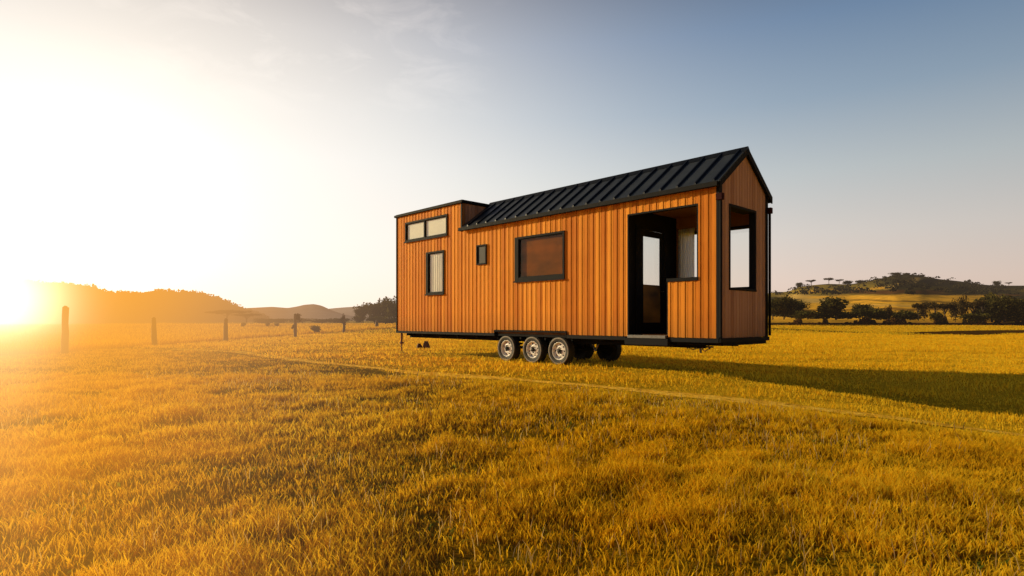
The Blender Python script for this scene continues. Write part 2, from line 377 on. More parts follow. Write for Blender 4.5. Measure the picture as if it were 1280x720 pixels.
# dead stalks and seed heads standing over the long grass
n = 9000; x, y = wedge(n, 1.8, 12); kp = (y < track_y(x) - .3) & (fbm(x * .7 + 3, y * .7, 3) > .45); x, y = x[kp], y[kp]; n = len(x)
g_ = rng.random((n, 1)); c = np.array([.95, .74, .30]) * (1 - g_) + np.array([.45, .22, .06]) * g_
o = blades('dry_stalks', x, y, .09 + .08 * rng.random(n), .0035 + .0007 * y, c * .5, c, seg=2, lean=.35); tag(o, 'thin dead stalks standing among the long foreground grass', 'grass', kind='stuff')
n = 5200; x, y = wedge(n, 1.8, 9); kp = (y < track_y(x) - .3) & (fbm(x * .5 + 70, y * .5, 3) > .52); x, y = x[kp], y[kp]; n = len(x)
c = np.array([.22, .26, .03]) * (.6 + .8 * rng.random((n, 1)))
o = blades('broad_weeds', x, y, .03 + .035 * rng.random(n), .018 + .012 * rng.random(n), c * .7, c, seg=2, lean=1.1); tag(o, 'small broad leaved green weeds low in the foreground grass', 'weeds', kind='stuff')

# mown lawn round the house
n = 420000; x, y = wedge(n, 5.0, 48, 1.0)
dt_ = y - track_y(x); keep = ((dt_ > .62 + .12 * rng.random(n)) | ((dt_ > 0) & (dt_ < .22)) | ((dt_ > 0) & (rng.random(n) < .28))) & (x > -15.4) & ~near_ditch(x, y) & (rng.random(n) < np.clip(1.35 - y / 48, .25, 1))
x, y = x[keep], y[keep]; m = len(x)
c = colours(x, y, m, .7); pt = fbm(x * .5, y * 1.2, 3)
h = (.030 + .055 * ss(pt, .35, .7)) * (.6 + .8 * rng.random(m)) * (1 + y / 60)
w = (.008 + .0010 * y) * (.7 + .6 * rng.random(m))
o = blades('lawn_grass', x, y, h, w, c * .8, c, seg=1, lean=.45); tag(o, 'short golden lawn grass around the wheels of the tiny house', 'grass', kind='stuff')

# tall pale meadow beyond the fence on the left
n = 150000; y = 12 + 120 * rng.random(n) ** 1.7; x = -15.6 - rng.random(n) ** 1.5 * (8 + y * .75)
m = n; c = colours(x, y, m, 1.0); pt = fbm(x * .3, y * .3, 3)
h = .42 * (.4 + 1.0 * pt) * (.5 + .7 * rng.random(m)); w = (.012 + .0006 * y) * (.6 + .8 * rng.random(m))
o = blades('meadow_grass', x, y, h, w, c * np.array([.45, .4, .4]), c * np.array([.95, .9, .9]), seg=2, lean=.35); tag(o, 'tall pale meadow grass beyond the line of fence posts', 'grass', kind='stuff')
# scattered tufts in the far paddock
n = 60000; y = 46 + 90 * rng.random(n); x = (rng.random(n) * 1.5 - .55) * y
kp = ~near_ditch(x, y); x, y = x[kp], y[kp]; n = len(x)
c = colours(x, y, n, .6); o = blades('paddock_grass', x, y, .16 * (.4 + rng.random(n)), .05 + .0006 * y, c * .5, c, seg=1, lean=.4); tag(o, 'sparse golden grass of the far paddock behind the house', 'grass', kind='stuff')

# bank edge strip along the lawn, sunlit paleness put into its colour, and the dark ditch lines further off on the right
def ribbon(name, pts, width, mat, off=.004):
    P = []; fs = []
    pts = np.array(pts, float); d = np.gradient(pts, axis=0); d /= np.linalg.norm(d, axis=1)[:, None]; nrm = np.stack([-d[:, 1], d[:, 0]], 1)
    K = 5
    for i in range(len(pts)):
        wd = width[i] if hasattr(width, '__len__') else width
        for k in range(K):
            q = pts[i] + nrm[i] * (k / (K - 1) - .5) * wd; P.append((q[0], q[1], gz(q[0], q[1]) + off))
    for i in range(len(pts) - 1):
        for k in range(K - 1): fs.append((i * K + k, i * K + k + 1, (i + 1) * K + k + 1, (i + 1) * K + k))
    P = np.array(P); fs = np.array(fs)[:, ::-1]
    return np_mesh(name, P, fs, mat, np.ones((len(P), 3)), smooth=True)
def strip_mat(name, a, b, c):
    m, nt, out = newmat(name); geo = nt.nodes.new('ShaderNodeNewGeometry')
    t = N(nt, 'ShaderNodeTexNoise', Scale=5.0, Detail=8.0, Roughness=.75); nt.links.new(geo.outputs['Position'], t.inputs[0])
    r = ramp(nt, [(.35, a), (.5, b), (.65, c)]); nt.links.new(t.outputs[0], r.inputs[0])
    d = nt.nodes.new('ShaderNodeBsdfDiffuse'); nt.links.new(r.outputs[0], d.inputs[0])
    bp = N(nt, 'ShaderNodeBump', Strength=.9, Distance=.04); nt.links.new(t.outputs[0], bp.inputs['Height']); nt.links.new(bp.outputs[0], d.inputs['Normal'])
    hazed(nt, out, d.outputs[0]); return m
M['worn'] = strip_mat('worn_dry_soil', (.50, .25, .02), (1.0, .56, .05), (1.0, .72, .12))
M['ditch'] = strip_mat('ditch_earth', (.03, .016, .005), (.07, .035, .008), (.22, .11, .015))
xs = np.linspace(-13, 17, 130); ys = track_y(xs) + .42 + .10 * (fbm(xs * .8, xs * 0, 2) - .5)
tag(ribbon('worn_track', list(zip(xs, ys)),   .24 + .36 * ss(fbm(xs * 1.3, xs * 0 + 4, 3), .3, .75), M['worn'], .010), kind='structure')
def pxline(pts, n):                          # (bearing px, row px) on flat ground -> points
    q = np.array([[ (a - CX) / F * (CH * F / (b - HY)), CH * F / (b - HY)] for a, b in pts]); t = np.linspace(0, len(q) - 1, n)
    return np.stack([np.interp(t, np.arange(len(q)), q[:, 0]), np.interp(t, np.arange(len(q)), q[:, 1])], 1)
p = pxline([(955, 411), (1000, 412.5), (1060, 415.5), (1130, 418.6), (1180, 417.5), (1230, 415.5), (1290, 414), (1380, 413)], 80)
tag(ribbon('ditch', DITCH, DW, M['ditch'], .03), kind='structure')
p = pxline([(955, 406), (1050, 405), (1150, 406), (1230, 405), (1330, 404)], 60)
tag(ribbon('far_ditch', p, 5.0, M['ditch'], .05), kind='structure')
p = pxline([(300, 434), (400, 440), (470, 444), (540, 452), (600, 457)], 60)

# ------------------------------------------------------------------ hills
def hill(name, table, d0, d1, rough, matfn, y0=401.0, pw=.8, nx=260, ny=46, back=1.5):
    tp = np.array([t[0] for t in table], float); tyy = np.array([t[1] for t in table], float)
    px = np.linspace(tp[0], tp[-1], nx); crest = np.interp(px, tp, tyy)
    k = np.ones(5) / 5; crest[2:-2] = np.convolve(crest, k, 'valid')
    s = np.linspace(0, 1, ny); S, P = np.meshgrid(s, px, indexing='ij'); C = np.broadcast_to(crest, S.shape)
    D = d0 * (d1 / d0) ** S
    yy = y0 + (C - y0) * S ** pw
    H = CH + (HY - yy) / F * D
    X = (P - CX) / F * D; Y = D
    H = H + (fbm(X * rough[0], Y * rough[0], 4) - .5) * rough[1] * (D / d1) * np.sin(np.pi * np.clip(S, 0, 1)) ** .5
    H = H * np.minimum(1, np.minimum(np.arange(nx), np.arange(nx)[::-1])[None, :] / 6) - .5 * (S == 0)
    Xb = X[-1:] * back; Yb = Y[-1:] * back; Hb = np.full_like(Xb, -2)
    Xm = X[-1:] * (1 + (back - 1) * .3); Ym = Y[-1:] * (1 + (back - 1) * .3); Hm = H[-1:] * .8
    X = np.concatenate([X, Xm, Xb]); Y = np.concatenate([Y, Ym, Yb]); H = np.concatenate([H, Hm, Hb]); nyy = ny + 2
    PP = np.concatenate([P, P[-2:]]); YY = np.concatenate([yy, yy[-2:]])
    cols = matfn(PP, YY, X, Y)
    i, j = np.meshgrid(np.arange(nyy - 1), np.arange(nx - 1), indexing='ij')
    Fq = np.stack([i * nx + j, i * nx + j + 1, (i + 1) * nx + j + 1, (i + 1) * nx + j], -1).reshape(-1, 4)
    o = np_mesh(name, np.stack([X, Y, H], -1).reshape(-1, 3), Fq, M['hill'], cols.reshape(-1, 3), smooth=True)
    tag(o, kind='structure')
    return lambda q: float(np.interp(q, px, crest))
def hill_mat():
    m, nt, out = newmat('hillside'); at = nt.nodes.new('ShaderNodeAttribute'); at.attribute_name = 'tint'
    geo = nt.nodes.new('ShaderNodeNewGeometry')
    t = N(nt, 'ShaderNodeTexNoise', Scale=.22, Detail=8.0, Roughness=.75); nt.links.new(geo.outputs['Position'], t.inputs[0])
    r = ramp(nt, [(.3, (.4, .4, .4)), (.7, (1.5, 1.5, 1.5))]); nt.links.new(t.outputs[0], r.inputs[0])
    mm = nt.nodes.new('ShaderNodeMix'); mm.data_type = 'RGBA'; mm.blend_type = 'MULTIPLY'; mm.inputs[0].default_value = 1
    nt.links.new(at.outputs['Color'], mm.inputs[6]); nt.links.new(r.outputs[0], mm.inputs[7])
    d = nt.nodes.new('ShaderNodeBsdfDiffuse'); nt.links.new(mm.outputs[2], d.inputs[0])
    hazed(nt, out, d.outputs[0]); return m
M['hill'] = hill_mat()
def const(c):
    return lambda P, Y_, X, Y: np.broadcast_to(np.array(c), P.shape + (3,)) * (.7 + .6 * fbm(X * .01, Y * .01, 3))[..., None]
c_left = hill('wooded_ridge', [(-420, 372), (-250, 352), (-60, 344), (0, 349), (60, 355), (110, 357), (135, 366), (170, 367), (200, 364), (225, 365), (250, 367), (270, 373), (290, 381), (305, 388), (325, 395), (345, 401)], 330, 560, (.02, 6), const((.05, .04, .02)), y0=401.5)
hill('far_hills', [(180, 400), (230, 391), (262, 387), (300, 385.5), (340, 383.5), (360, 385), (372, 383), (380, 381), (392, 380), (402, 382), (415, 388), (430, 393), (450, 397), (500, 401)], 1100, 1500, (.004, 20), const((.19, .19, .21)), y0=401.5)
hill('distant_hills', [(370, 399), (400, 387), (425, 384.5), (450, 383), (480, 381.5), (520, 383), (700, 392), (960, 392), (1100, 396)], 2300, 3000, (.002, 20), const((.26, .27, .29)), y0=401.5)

def right_cols(P, Yp, X, Y):
    n = fbm(P * .03, Yp * .22, 4); n2 = fbm(P * .11 + 7, Yp * .5, 3)
    dark = np.array([.045, .040, .015]); olive = np.array([.34, .24, .035]); gold = np.array([.95, .50, .045]); pale = np.array([.55, .36, .10]); brown = np.array([.13, .06, .018])
    c = np.broadcast_to(dark, P.shape + (3,)) * (.6 + .9 * n)[..., None]
    def mix(c, col, w): w = np.clip(w, 0, 1)[..., None]; return c * (1 - w) + np.array(col) * w
    j = (n2 - .5) * 9; jy = (n - .5) * 5
    q = P + j; y = Yp + jy
    def band(v, a, b, s): return ss(v, a - s, a + s) * (1 - ss(v, b - s, b + s))
    c = mix(c, olive, band(y, 355, 371, 1.5) * (1 - ss(q, 1085, 1120)) * .8)
    c = mix(c, olive * .7, band(y, 348, 362, 2) * band(q, 1040, 1100, 12) * .6)
    c = mix(c, olive * .55, band(y, 352, 366, 3) * band(q, 1150, 1500, 12) * ss(n, .4, .6) * .7)
    c = mix(c, gold * .8, band(y + (q - 1040) * .05, 361, 365, 1.2) * band(q, 1000, 1110, 10) * ss(n2, .4, .6))
    c = mix(c, pale, band(y - (1160 - q) * .26, 343.5, 348.5, 1.2) * band(q, 1108, 1158, 6) * .75)
    c = mix(c, brown, band(y, 363, 368, 1) * band(q, 1050, 1180, 14))
    c = mix(c, pale, band(y, 368, 372, .8) * band(q, 975, 1050, 8) * .9)
    c = mix(c, gold, band(y, 369.5, 402, 1.2) * band(q, 1010, 1242, 16))
    c = mix(c, pale, band(y, 372, 379, 1) * band(q, 1000, 1040, 6))
    c = mix(c, olive, band(y, 379.5, 381.2, .5) * band(q, 980, 1240, 12) * .55 * (n2 > .45))
    c = mix(c, brown, band(y, 385.5, 388.5, .6) * band(q, 1000, 1230, 10) * .75)
    c = mix(c, dark, band(y - (q - 1100) * .02, 375.5, 377.2, .4) * band(q, 1030, 1230, 10) * .7)
    c = mix(c, pale, band(y, 381.5, 384, .6) * band(q, 1040, 1180, 10) * .6)
    c = mix(c, gold, band(y, 395.5, 404, .7))
    c = mix(c, brown, band(y, 368, 370, .6) * band(q, 1240, 1275, 6) * 1.0)
    return c
c_right = hill('right_hill', [(860, 400), (900, 388), (930, 374), (963, 366), (985, 364.5), (1000, 358.5), (1020, 356), (1035, 354.8), (1060, 355.5), (1075, 353.5), (1092, 350), (1108, 346.5), (1120, 343), (1135, 343), (1150, 343.8), (1160, 346.5), (1175, 349), (1200, 351.5), (1225, 355.5), (1245, 357), (1280, 357), (1340, 352), (1420, 350), (1520, 358), (1700, 385), (1760, 400)], 125, 480, (.03, 2.2), right_cols, y0=400.5, pw=.85, nx=520, ny=90)

# ------------------------------------------------------------------ trees
def icocards(n, rx, ry, rz, cz, leaf, lobes, seed, gap=.5, flat=False):
    r = np.random.default_rng(seed); C = []
    for k in range(lobes):
        a = r.random() * 6.283; q = r.random() ** .5 * .72; zz = (r.random() * 2 - 1) * (.75 if not flat else .4)
        lim = math.sqrt(max(.05, 1 - zz * zz)); C.append((math.cos(a) * q * rx * lim, math.sin(a) * q * ry * lim, cz + zz * rz * .75, (.28 + .3 * r.random())))
    C = np.array(C); idx = r.integers(0, lobes, n); c = C[idx]
    d = r.normal(0, 1, (n, 3)); d /= np.linalg.norm(d, axis=1)[:, None]; rr = r.random(n) ** .4
    s = c[:, 3:4] * np.array([[rx, ry, rz * 1.0]])
    p = c[:, :3] + d * rr[:, None] * s * 1.05
    a = r.normal(0, 1, (n, 3)); a /= np.linalg.norm(a, axis=1)[:, None]; b = np.cross(a, r.normal(0, 1, (n, 3))); b /= np.linalg.norm(b, axis=1)[:, None]
    sz = leaf * (.6 + .8 * r.random((n, 1)))
    V = np.stack([p - a * sz, p - b * sz * .6, p + a * sz, p + b * sz * .6], 1).reshape(-1, 3)
    Fq = np.arange(4 * n).reshape(-1, 4)
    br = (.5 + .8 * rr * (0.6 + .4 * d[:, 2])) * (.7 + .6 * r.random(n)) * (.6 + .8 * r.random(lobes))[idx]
    return V, Fq, br
TREES = {}
def tree_mesh(kind, v):
    if (kind, v) in TREES: return TREES[(kind, v)]
    r = random.Random(hash((len(kind) * 7 + v * 13)) & 0xffff); seed = len(kind) * 100 + v
    # unit tree: height 1, crown width 1 (scaled on the object)
    spec = {'round': (1700, .54, .44, .54, .050, 18, .24), 'flat': (700, .52, .20, .78, .05, 12, .6), 'poplar': (900, .6, .47, .50, .045, 14, .10), 'shrub': (1100, .55, .46, .42, .06, 14, .12)}[kind]
    n, rx, rz, cz, leaf, lobes, th = spec
    V, Fq, br = icocards(n, rx, rx, rz, cz, leaf, lobes, seed, flat=kind == 'flat')
    V[:, 2] = np.maximum(V[:, 2], .0)
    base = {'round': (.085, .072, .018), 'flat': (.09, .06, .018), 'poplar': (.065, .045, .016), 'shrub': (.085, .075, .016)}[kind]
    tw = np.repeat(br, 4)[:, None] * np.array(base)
    crown = np_mesh('crown', V, Fq, M['leaf'], tw)
    t = MB(); top = cz; lean = r.uniform(-.04, .04)
    t.tube([(0, 0, -.03), (lean * .3, 0, th * .5), (lean, lean, th), (lean * 1.5, 0, top)], [.032, .024, .02, .008], 7)
    for k in range(7):
        a = k * 2.4 + r.random(); q = .36 * (.7 + .4 * r.random()); z0 = th * (.6 + .6 * r.random()); z1 = min(cz + rz * .6, z0 + (cz - z0) * (.8 + .5 * r.random()) + .03)
        t.tube([(lean * .8, 0, z0), (math.cos(a) * q * .5, math.sin(a) * q * .5, (z0 + z1) / 2 + .03), (math.cos(a) * q, math.sin(a) * q, z1)], [.015, .010, .004], 5)
    trunk = t.build('trunk', M['bark'])
    for o in (crown, trunk): COL.objects.unlink(o)
    TREES[(kind, v)] = (crown.data, trunk.data)
    bpy.data.objects.remove(crown); bpy.data.objects.remove(trunk)
    return TREES[(kind, v)]
tn = [0]
def tree(px, ytop, ybase, wpx, kind, depth, name, label, cat, group, base_z=None):
    x, y = world(px, depth); h = (ybase - ytop) / F * depth; w = wpx / F * depth
    z = CH - (ybase - HY) / F * depth if base_z is None else base_z
    cd, td = tree_mesh(kind, tn[0] % 3); tn[0] += 1
    e = empty(name, (x, y, z), random.random() * 6.28); e.scale = (w, w, h)
    c = bpy.data.objects.new('crown', cd); link(c, e)
    t = bpy.data.objects.new('trunk', td); link(t, e)
    return tag(e, label, cat, group)
G1 = 'trees along the edge of the paddock on the right'
rt = [
 (966, 373, 398, 17, 'round', 'dark round tree directly beside the right corner of the house'),
 (980, 369, 398, 20, 'round', 'tallest tree in the dark clump just right of the house'),
 (995, 374, 398, 20, 'round', 'outer right tree of the dark clump just right of the house'),
 (1010, 389, 398, 20, 'shrub', 'low dark green bush at the right foot of the dark clump by the house'),
 (1029, 388, 398, 22, 'shrub', 'low green bush between the dark clump and the domed tree'),
 (1028, 383, 392, 6, 'shrub', 'tiny round bush standing on the pale slope left of the domed tree'),
 (1045, 371, 398, 28, 'round', 'wide domed dark tree standing alone in front of the golden slope'),
 (1060, 388, 398, 18, 'shrub', 'low bush at the right foot of the domed tree'),
 (1075, 379, 398.5, 18, 'round', 'mid height dark tree starting the hedge right of the domed tree'),
 (1089, 385, 398.5, 16, 'shrub', 'dense bush in the hedge behind the pale gaps'),
 (1101, 385, 399, 15, 'shrub', 'dark bush beside the thin upright tree'),
 (1111, 380, 399, 6, 'poplar', 'thin upright dark tree at the end of the low hedge'),
 (1126, 388, 399, 15, 'shrub', 'low dark bush just right of the thin upright tree'),
 (1138, 388, 399, 14, 'shrub', 'low dark bush before the first slender flat topped tree'),
 (1148, 378, 399.5, 9, 'flat', 'slender flat topped tree at the left end of the open row'),
 (1155, 377, 399.5, 8, 'poplar', 'short upright tree second in the open row'),
 (1169, 376.5, 400, 24, 'flat', 'wide flat topped tree with bare trunk and golden field behind'),
 (1170, 390, 400, 10, 'shrub', 'small bush under the wide flat topped tree'),
 (1181, 378, 400, 20, 'flat', 'flat topped tree leaning toward the tall poplars'),
 (1194, 371, 401, 9, 'poplar', 'shorter of the two dark poplars'),
 (1204, 367.5, 401.5, 9, 'poplar', 'tallest narrow dark poplar on the right'),
 (1217, 376, 401.5, 22, 'flat', 'flat topped tree right of the tall poplar with yellow gaps'),
 (1215, 391, 401, 18, 'shrub', 'brown bush under the flat topped tree by the poplar'),
 (1229, 373, 401, 16, 'flat', 'flat topped tree touching the big dark grove'),
 (1240, 367, 401, 26, 'round', 'left tree of the big dark grove at the right edge'),
 (1256, 370, 401, 28, 'round', 'middle tree of the big dark grove at the right edge'),
 (1273, 371, 401, 28, 'round', 'dark tree cut by the right edge of the view'),
 (1250, 384, 401, 30, 'shrub', 'broad dark bush under the grove at the right edge'),
 (1270, 385, 401, 30, 'shrub', 'broad dark bush at the far right edge under the grove'),
]
for k, (px, a, b, w, kind, lab) in enumerate(rt):
    tree(px, a - (2.5 if kind == 'shrub' else .5), b + .8, w * (1.75 if kind == 'shrub' else 1.45), kind, 112 + (k * 37 % 11) * 1.3, 'bush' if kind == 'shrub' else 'tree', lab, 'bush' if kind == 'shrub' else 'tree', G1)
for px, yt, w, kind, lab in [(1000, 352.5, 8, 'round', 'leftmost small tree on the skyline of the right hill'),
    (1014, 349, 11, 'flat', 'umbrella shaped tree on the skyline, second from left on the right hill'),
    (1036, 346.5, 11, 'flat', 'tallest umbrella shaped tree on the skyline of the right hill'),
    (1049, 348.5, 9, 'flat', 'small umbrella tree just right of the tallest one on the skyline'),
    (1061, 350.5, 13, 'round', 'broad round tree on the skyline left of the hilltop'),
    (1076, 350, 12, 'round', 'low round tree on the skyline nearer the hilltop'),
    (1119, 340.2, 12, 'round', 'round tree at the very top of the right hill'),
    (1133, 340.8, 8, 'round', 'small tree on the hilltop right of the summit tree'),
    (1153, 343.2, 6, 'round', 'small tree where the hilltop starts to drop to the right'),
    (1246, 350.5, 8, 'round', 'left one of two small trees on the lower skyline far right'),
    (1261, 352.3, 7, 'flat', 'right one of two small trees on the lower skyline far right')]:
    tree(px, yt, c_right(px) + 1.2, w * 1.1, kind, 478, 'hilltop_tree', lab, 'tree', 'trees on the skyline of the right hill')
# left of the house
for px, yt, yb, w, kind, d, lab in [
    (454, 378, 403, 18, 'round', 105, 'dark green tree at the left end of the clump beside the house'),
    (468, 376, 404, 20, 'round', 100, 'second tree of the green clump left of the house'),
    (482, 371, 404, 22, 'round', 98, 'tall tree of the green clump close to the house'),
    (497, 369.5, 404, 24, 'round', 96, 'tallest tree half hidden by the left corner of the house'),
    (447, 393, 403, 12, 'shrub', 104, 'low bush at the foot of the green clump'),
    (470, 394, 404, 26, 'shrub', 94, 'wide low bush in front of the green clump'),
    (490, 395, 404, 24, 'shrub', 92, 'low bush beside the left corner of the house'),
    (283, 386, 403, 42, 'flat', 80, 'wide flat topped dark tree behind the third fence post'),
    (308, 391, 403, 30, 'flat', 84, 'lower flat topped tree right of the third fence post'),
    (330, 396, 404, 22, 'shrub', 90, 'low bush at the foot of the wooded ridge'),
    (350, 397, 403.5, 24, 'shrub', 95, 'low bush left of the forked post at the foot of the hills'),
    (378, 397, 403.5, 26, 'shrub', 95, 'low bush right of the forked post at the foot of the hills'),
    (403, 397, 403.5, 26, 'shrub', 95, 'low bush in the middle gap of the far hedge'),
    (426, 396.5, 403.5, 26, 'shrub', 95, 'low bush behind the fifth fence post'),
    (305, 402, 408.5, 6, 'shrub', 60, 'tiny dark bush standing in the meadow right of the third post'),
    (335, 402, 407.5, 5, 'shrub', 62, 'tiny dark bush in the middle of the meadow'),
    (346, 403, 407.5, 6, 'shrub', 64, 'tiny dark bush in the meadow just left of the forked post'),
    (393, 405.5, 415.5, 13, 'shrub', 46, 'dark bush in the meadow between the forked post and the next one')]:
    tree(px, yt, yb, w * 1.15, kind, d, 'bush' if kind == 'shrub' else 'tree', lab, 'bush' if kind == 'shrub' else 'tree', 'trees and bushes left of the house')

# wood that covers the left ridge: one mass
def blob_wood(n, seed):
    r = np.random.default_rng(seed); px = -330 + 660 * r.random(n); s = r.random(n) ** .7
    cr = np.array([c_left(q) for q in px]); D = 330 * (560 / 330) ** s; yy = 401.5 + (cr - 401.5) * s ** .8
    H = CH + (HY - yy) / F * D; X = (px - CX) / F * D
    k = 26; d = r.normal(0, 1, (n, k, 3)); d /= np.linalg.norm(d, axis=2)[..., None]; rad = (1.6 + 2.6 * r.random(n))[:, None, None]
    p = np.stack([X, D, H + .5], -1)[:, None, :] + d * rad * np.array([1, 1, .8]) * (r.random((n, k, 1)) ** .3)
    p = p.reshape(-1, 3); m = len(p)
    a = r.normal(0, 1, (m, 3)); a /= np.linalg.norm(a, axis=1)[:, None]; b = np.cross(a, r.normal(0, 1, (m, 3))); b /= np.linalg.norm(b, axis=1)[:, None]
    sz = .75 * (.6 + .8 * r.random((m, 1))); V = np.stack([p - a * sz, p - b * sz, p + a * sz, p + b * sz], 1).reshape(-1, 3)
    col = np.repeat((.6 + .8 * r.random(n)), k * 4)[:, None] * np.array([.06, .045, .02])
    o = np_mesh('woodland', V, np.arange(4 * m).reshape(-1, 4), M['leaf'], col)
    tag(o, 'hazy woodland covering the ridge under the low sun', 'woodland', kind='stuff')
blob_wood(3000, 5)
def rough_wood(n, seed, lo, hi, ylo, yhi, name, label):
    r = np.random.default_rng(seed); px = lo + (hi - lo) * r.random(n); cr = np.array([c_right(q) for q in px]); s = r.random(n)
    D = 125 * (480 / 125) ** s; yy = 400.5 + (cr - 400.5) * s ** .85
    g = fbm(px * .06, yy * .25, 3); ok = (yy < yhi) & (g > .46); px, D, yy = px[ok], D[ok], yy[ok]; n = len(px)
    H = CH + (HY - yy) / F * D; X = (px - CX) / F * D; k = 16
    d = r.normal(0, 1, (n, k, 3)); d /= np.linalg.norm(d, axis=2)[..., None]; d[:, :, 2] = np.abs(d[:, :, 2]) * .8; rad = (.8 + 1.3 * r.random(n))[:, None, None] * (D / 350)[:, None, None]
    p = (np.stack([X, D, H + .3], -1)[:, None, :] + d * rad).reshape(-1, 3); m = len(p)
    a = r.normal(0, 1, (m, 3)); a /= np.linalg.norm(a, axis=1)[:, None]; b = np.cross(a, r.normal(0, 1, (m, 3))); b /= np.linalg.norm(b, axis=1)[:, None]
    sz = .5 * (.6 + .8 * r.random((m, 1))); V = np.stack([p - a * sz, p - b * sz, p + a * sz, p + b * sz], 1).reshape(-1, 3)
    col = np.repeat((.5 + .9 * r.random(n)), k * 4)[:, None] * np.array([.05, .042, .016])
    tag(np_mesh(name, V, np.arange(4 * m).reshape(-1, 4), M['leaf'], col), label, 'scrub', kind='stuff')
def bramble(n, seed):
    r_ = np.random.default_rng(seed); px = 985 + 330 * r_.random(n); D = 118 + 7 * r_.random(n)
    hh = (2.0 + 9.0 * ss(fbm(px * .11, px * 0 + 2, 3), .4, .75)) / F * D
    X = (px - CX) / F * D; H = gh(X, D) + hh * r_.random(n) ** .8
    p = np.stack([X, D, H], -1); a = r_.normal(0, 1, (n, 3)); a /= np.linalg.norm(a, axis=1)[:, None]; b = np.cross(a, r_.normal(0, 1, (n, 3))); b /= np.linalg.norm(b, axis=1)[:, None]
    sz = .16 * (.5 + r_.random((n, 1))); V = np.stack([p - a * sz, p - b * sz * .6, p + a * sz, p + b * sz * .6], 1).reshape(-1, 3)
    k_ = ss(fbm(px * .25, D, 2), .4, .6)[:, None]; col = np.array([.06, .045, .014]) * (1 - k_) + np.array([.16, .075, .02]) * k_
    tag(np_mesh('undergrowth', V, np.arange(4 * n).reshape(-1, 4), M['leaf'], np.repeat(col * (.6 + .8 * r_.random((n, 1))), 4, axis=0)), 'long low dark bank of rough brown undergrowth below the row of trees on the right', 'undergrowth', kind='stuff')
bramble(26000, 12)
rough_wood(1800, 8, 940, 1420, 0, 369, 'scrub', 'dark scrub scattered over the upper slopes of the right hill')

# ------------------------------------------------------------------ fence posts
def post(px, ytop, ybase, depth, label, tilt=0, extra=None, w=.1):
    x, y = world(px, depth); g = gz(x, y); h = (ybase - ytop) / F * depth
    e = empty('fence_post', (x, y, g), random.random()); e.rotation_euler[0] = tilt * .4; e.rotation_euler[1] = tilt
    m = MB(); r = random.Random(px)
    pts = []; rr = []
    for k in range(7):
        t = k / 6; pts.append((r.uniform(-.012, .012), r.uniform(-.012, .012), -.1 + (h + .1) * t)); rr.append(w * (1.08 - .22 * t) * r.uniform(.93, 1.07))
    m.tube(pts, rr, 9); m.build('post_shaft', M['post'], e)
    c = MB(); c.tube([(0, 0, h - .01), (.01, 0, h + .05)], [w * .8, w * .35], 9); c.build('post_top', M['post'], e)
    tag(e, label, 'fence post', 'posts of the fence on the left')
    return e, h
post(81, 384, 442, 19.5, 'tallest nearest fence post in the orange glow', .01, w=.105)
post(193, 398, 432, 25.6, 'second fence post, below the wooded ridge', -.02, w=.10)
post(282, 399, 427, 30.4, 'third fence post, under the wide flat topped tree', .015, w=.11)
e4, h4 = post(369, 393, 421.5, 38.5, 'fourth fence post, with a leafy vine bulging at its top right', 0, w=.10)
e5, h5 = post(430, 396, 416, 52, 'fifth fence post, bushy at the top', 0, w=.12)
post(471, 402, 412.5, 72, 'sixth and smallest fence post, nearest the house', .02, w=.2)
def vine(e, cx, cz, rx, rz, n, seed):
    V, Fq, br = icocards(n, rx, rx, rz, 0, .05, 7, seed); V[:, 0] += cx; V[:, 2] += cz
    np_mesh('vine', V, Fq, M['leaf'], np.repeat(br, 4)[:, None] * np.array([.05, .03, .015]), parent=e)
e4.rotation_euler[2] = 0; e5.rotation_euler[2] = 0
vine(e4, .14, h4 - .22, .30, .33, 320, 41); vine(e4, -.08, .62, .16, .20, 140, 42)
vine(e5, 0, h5 - .30, .35, .55, 300, 43)

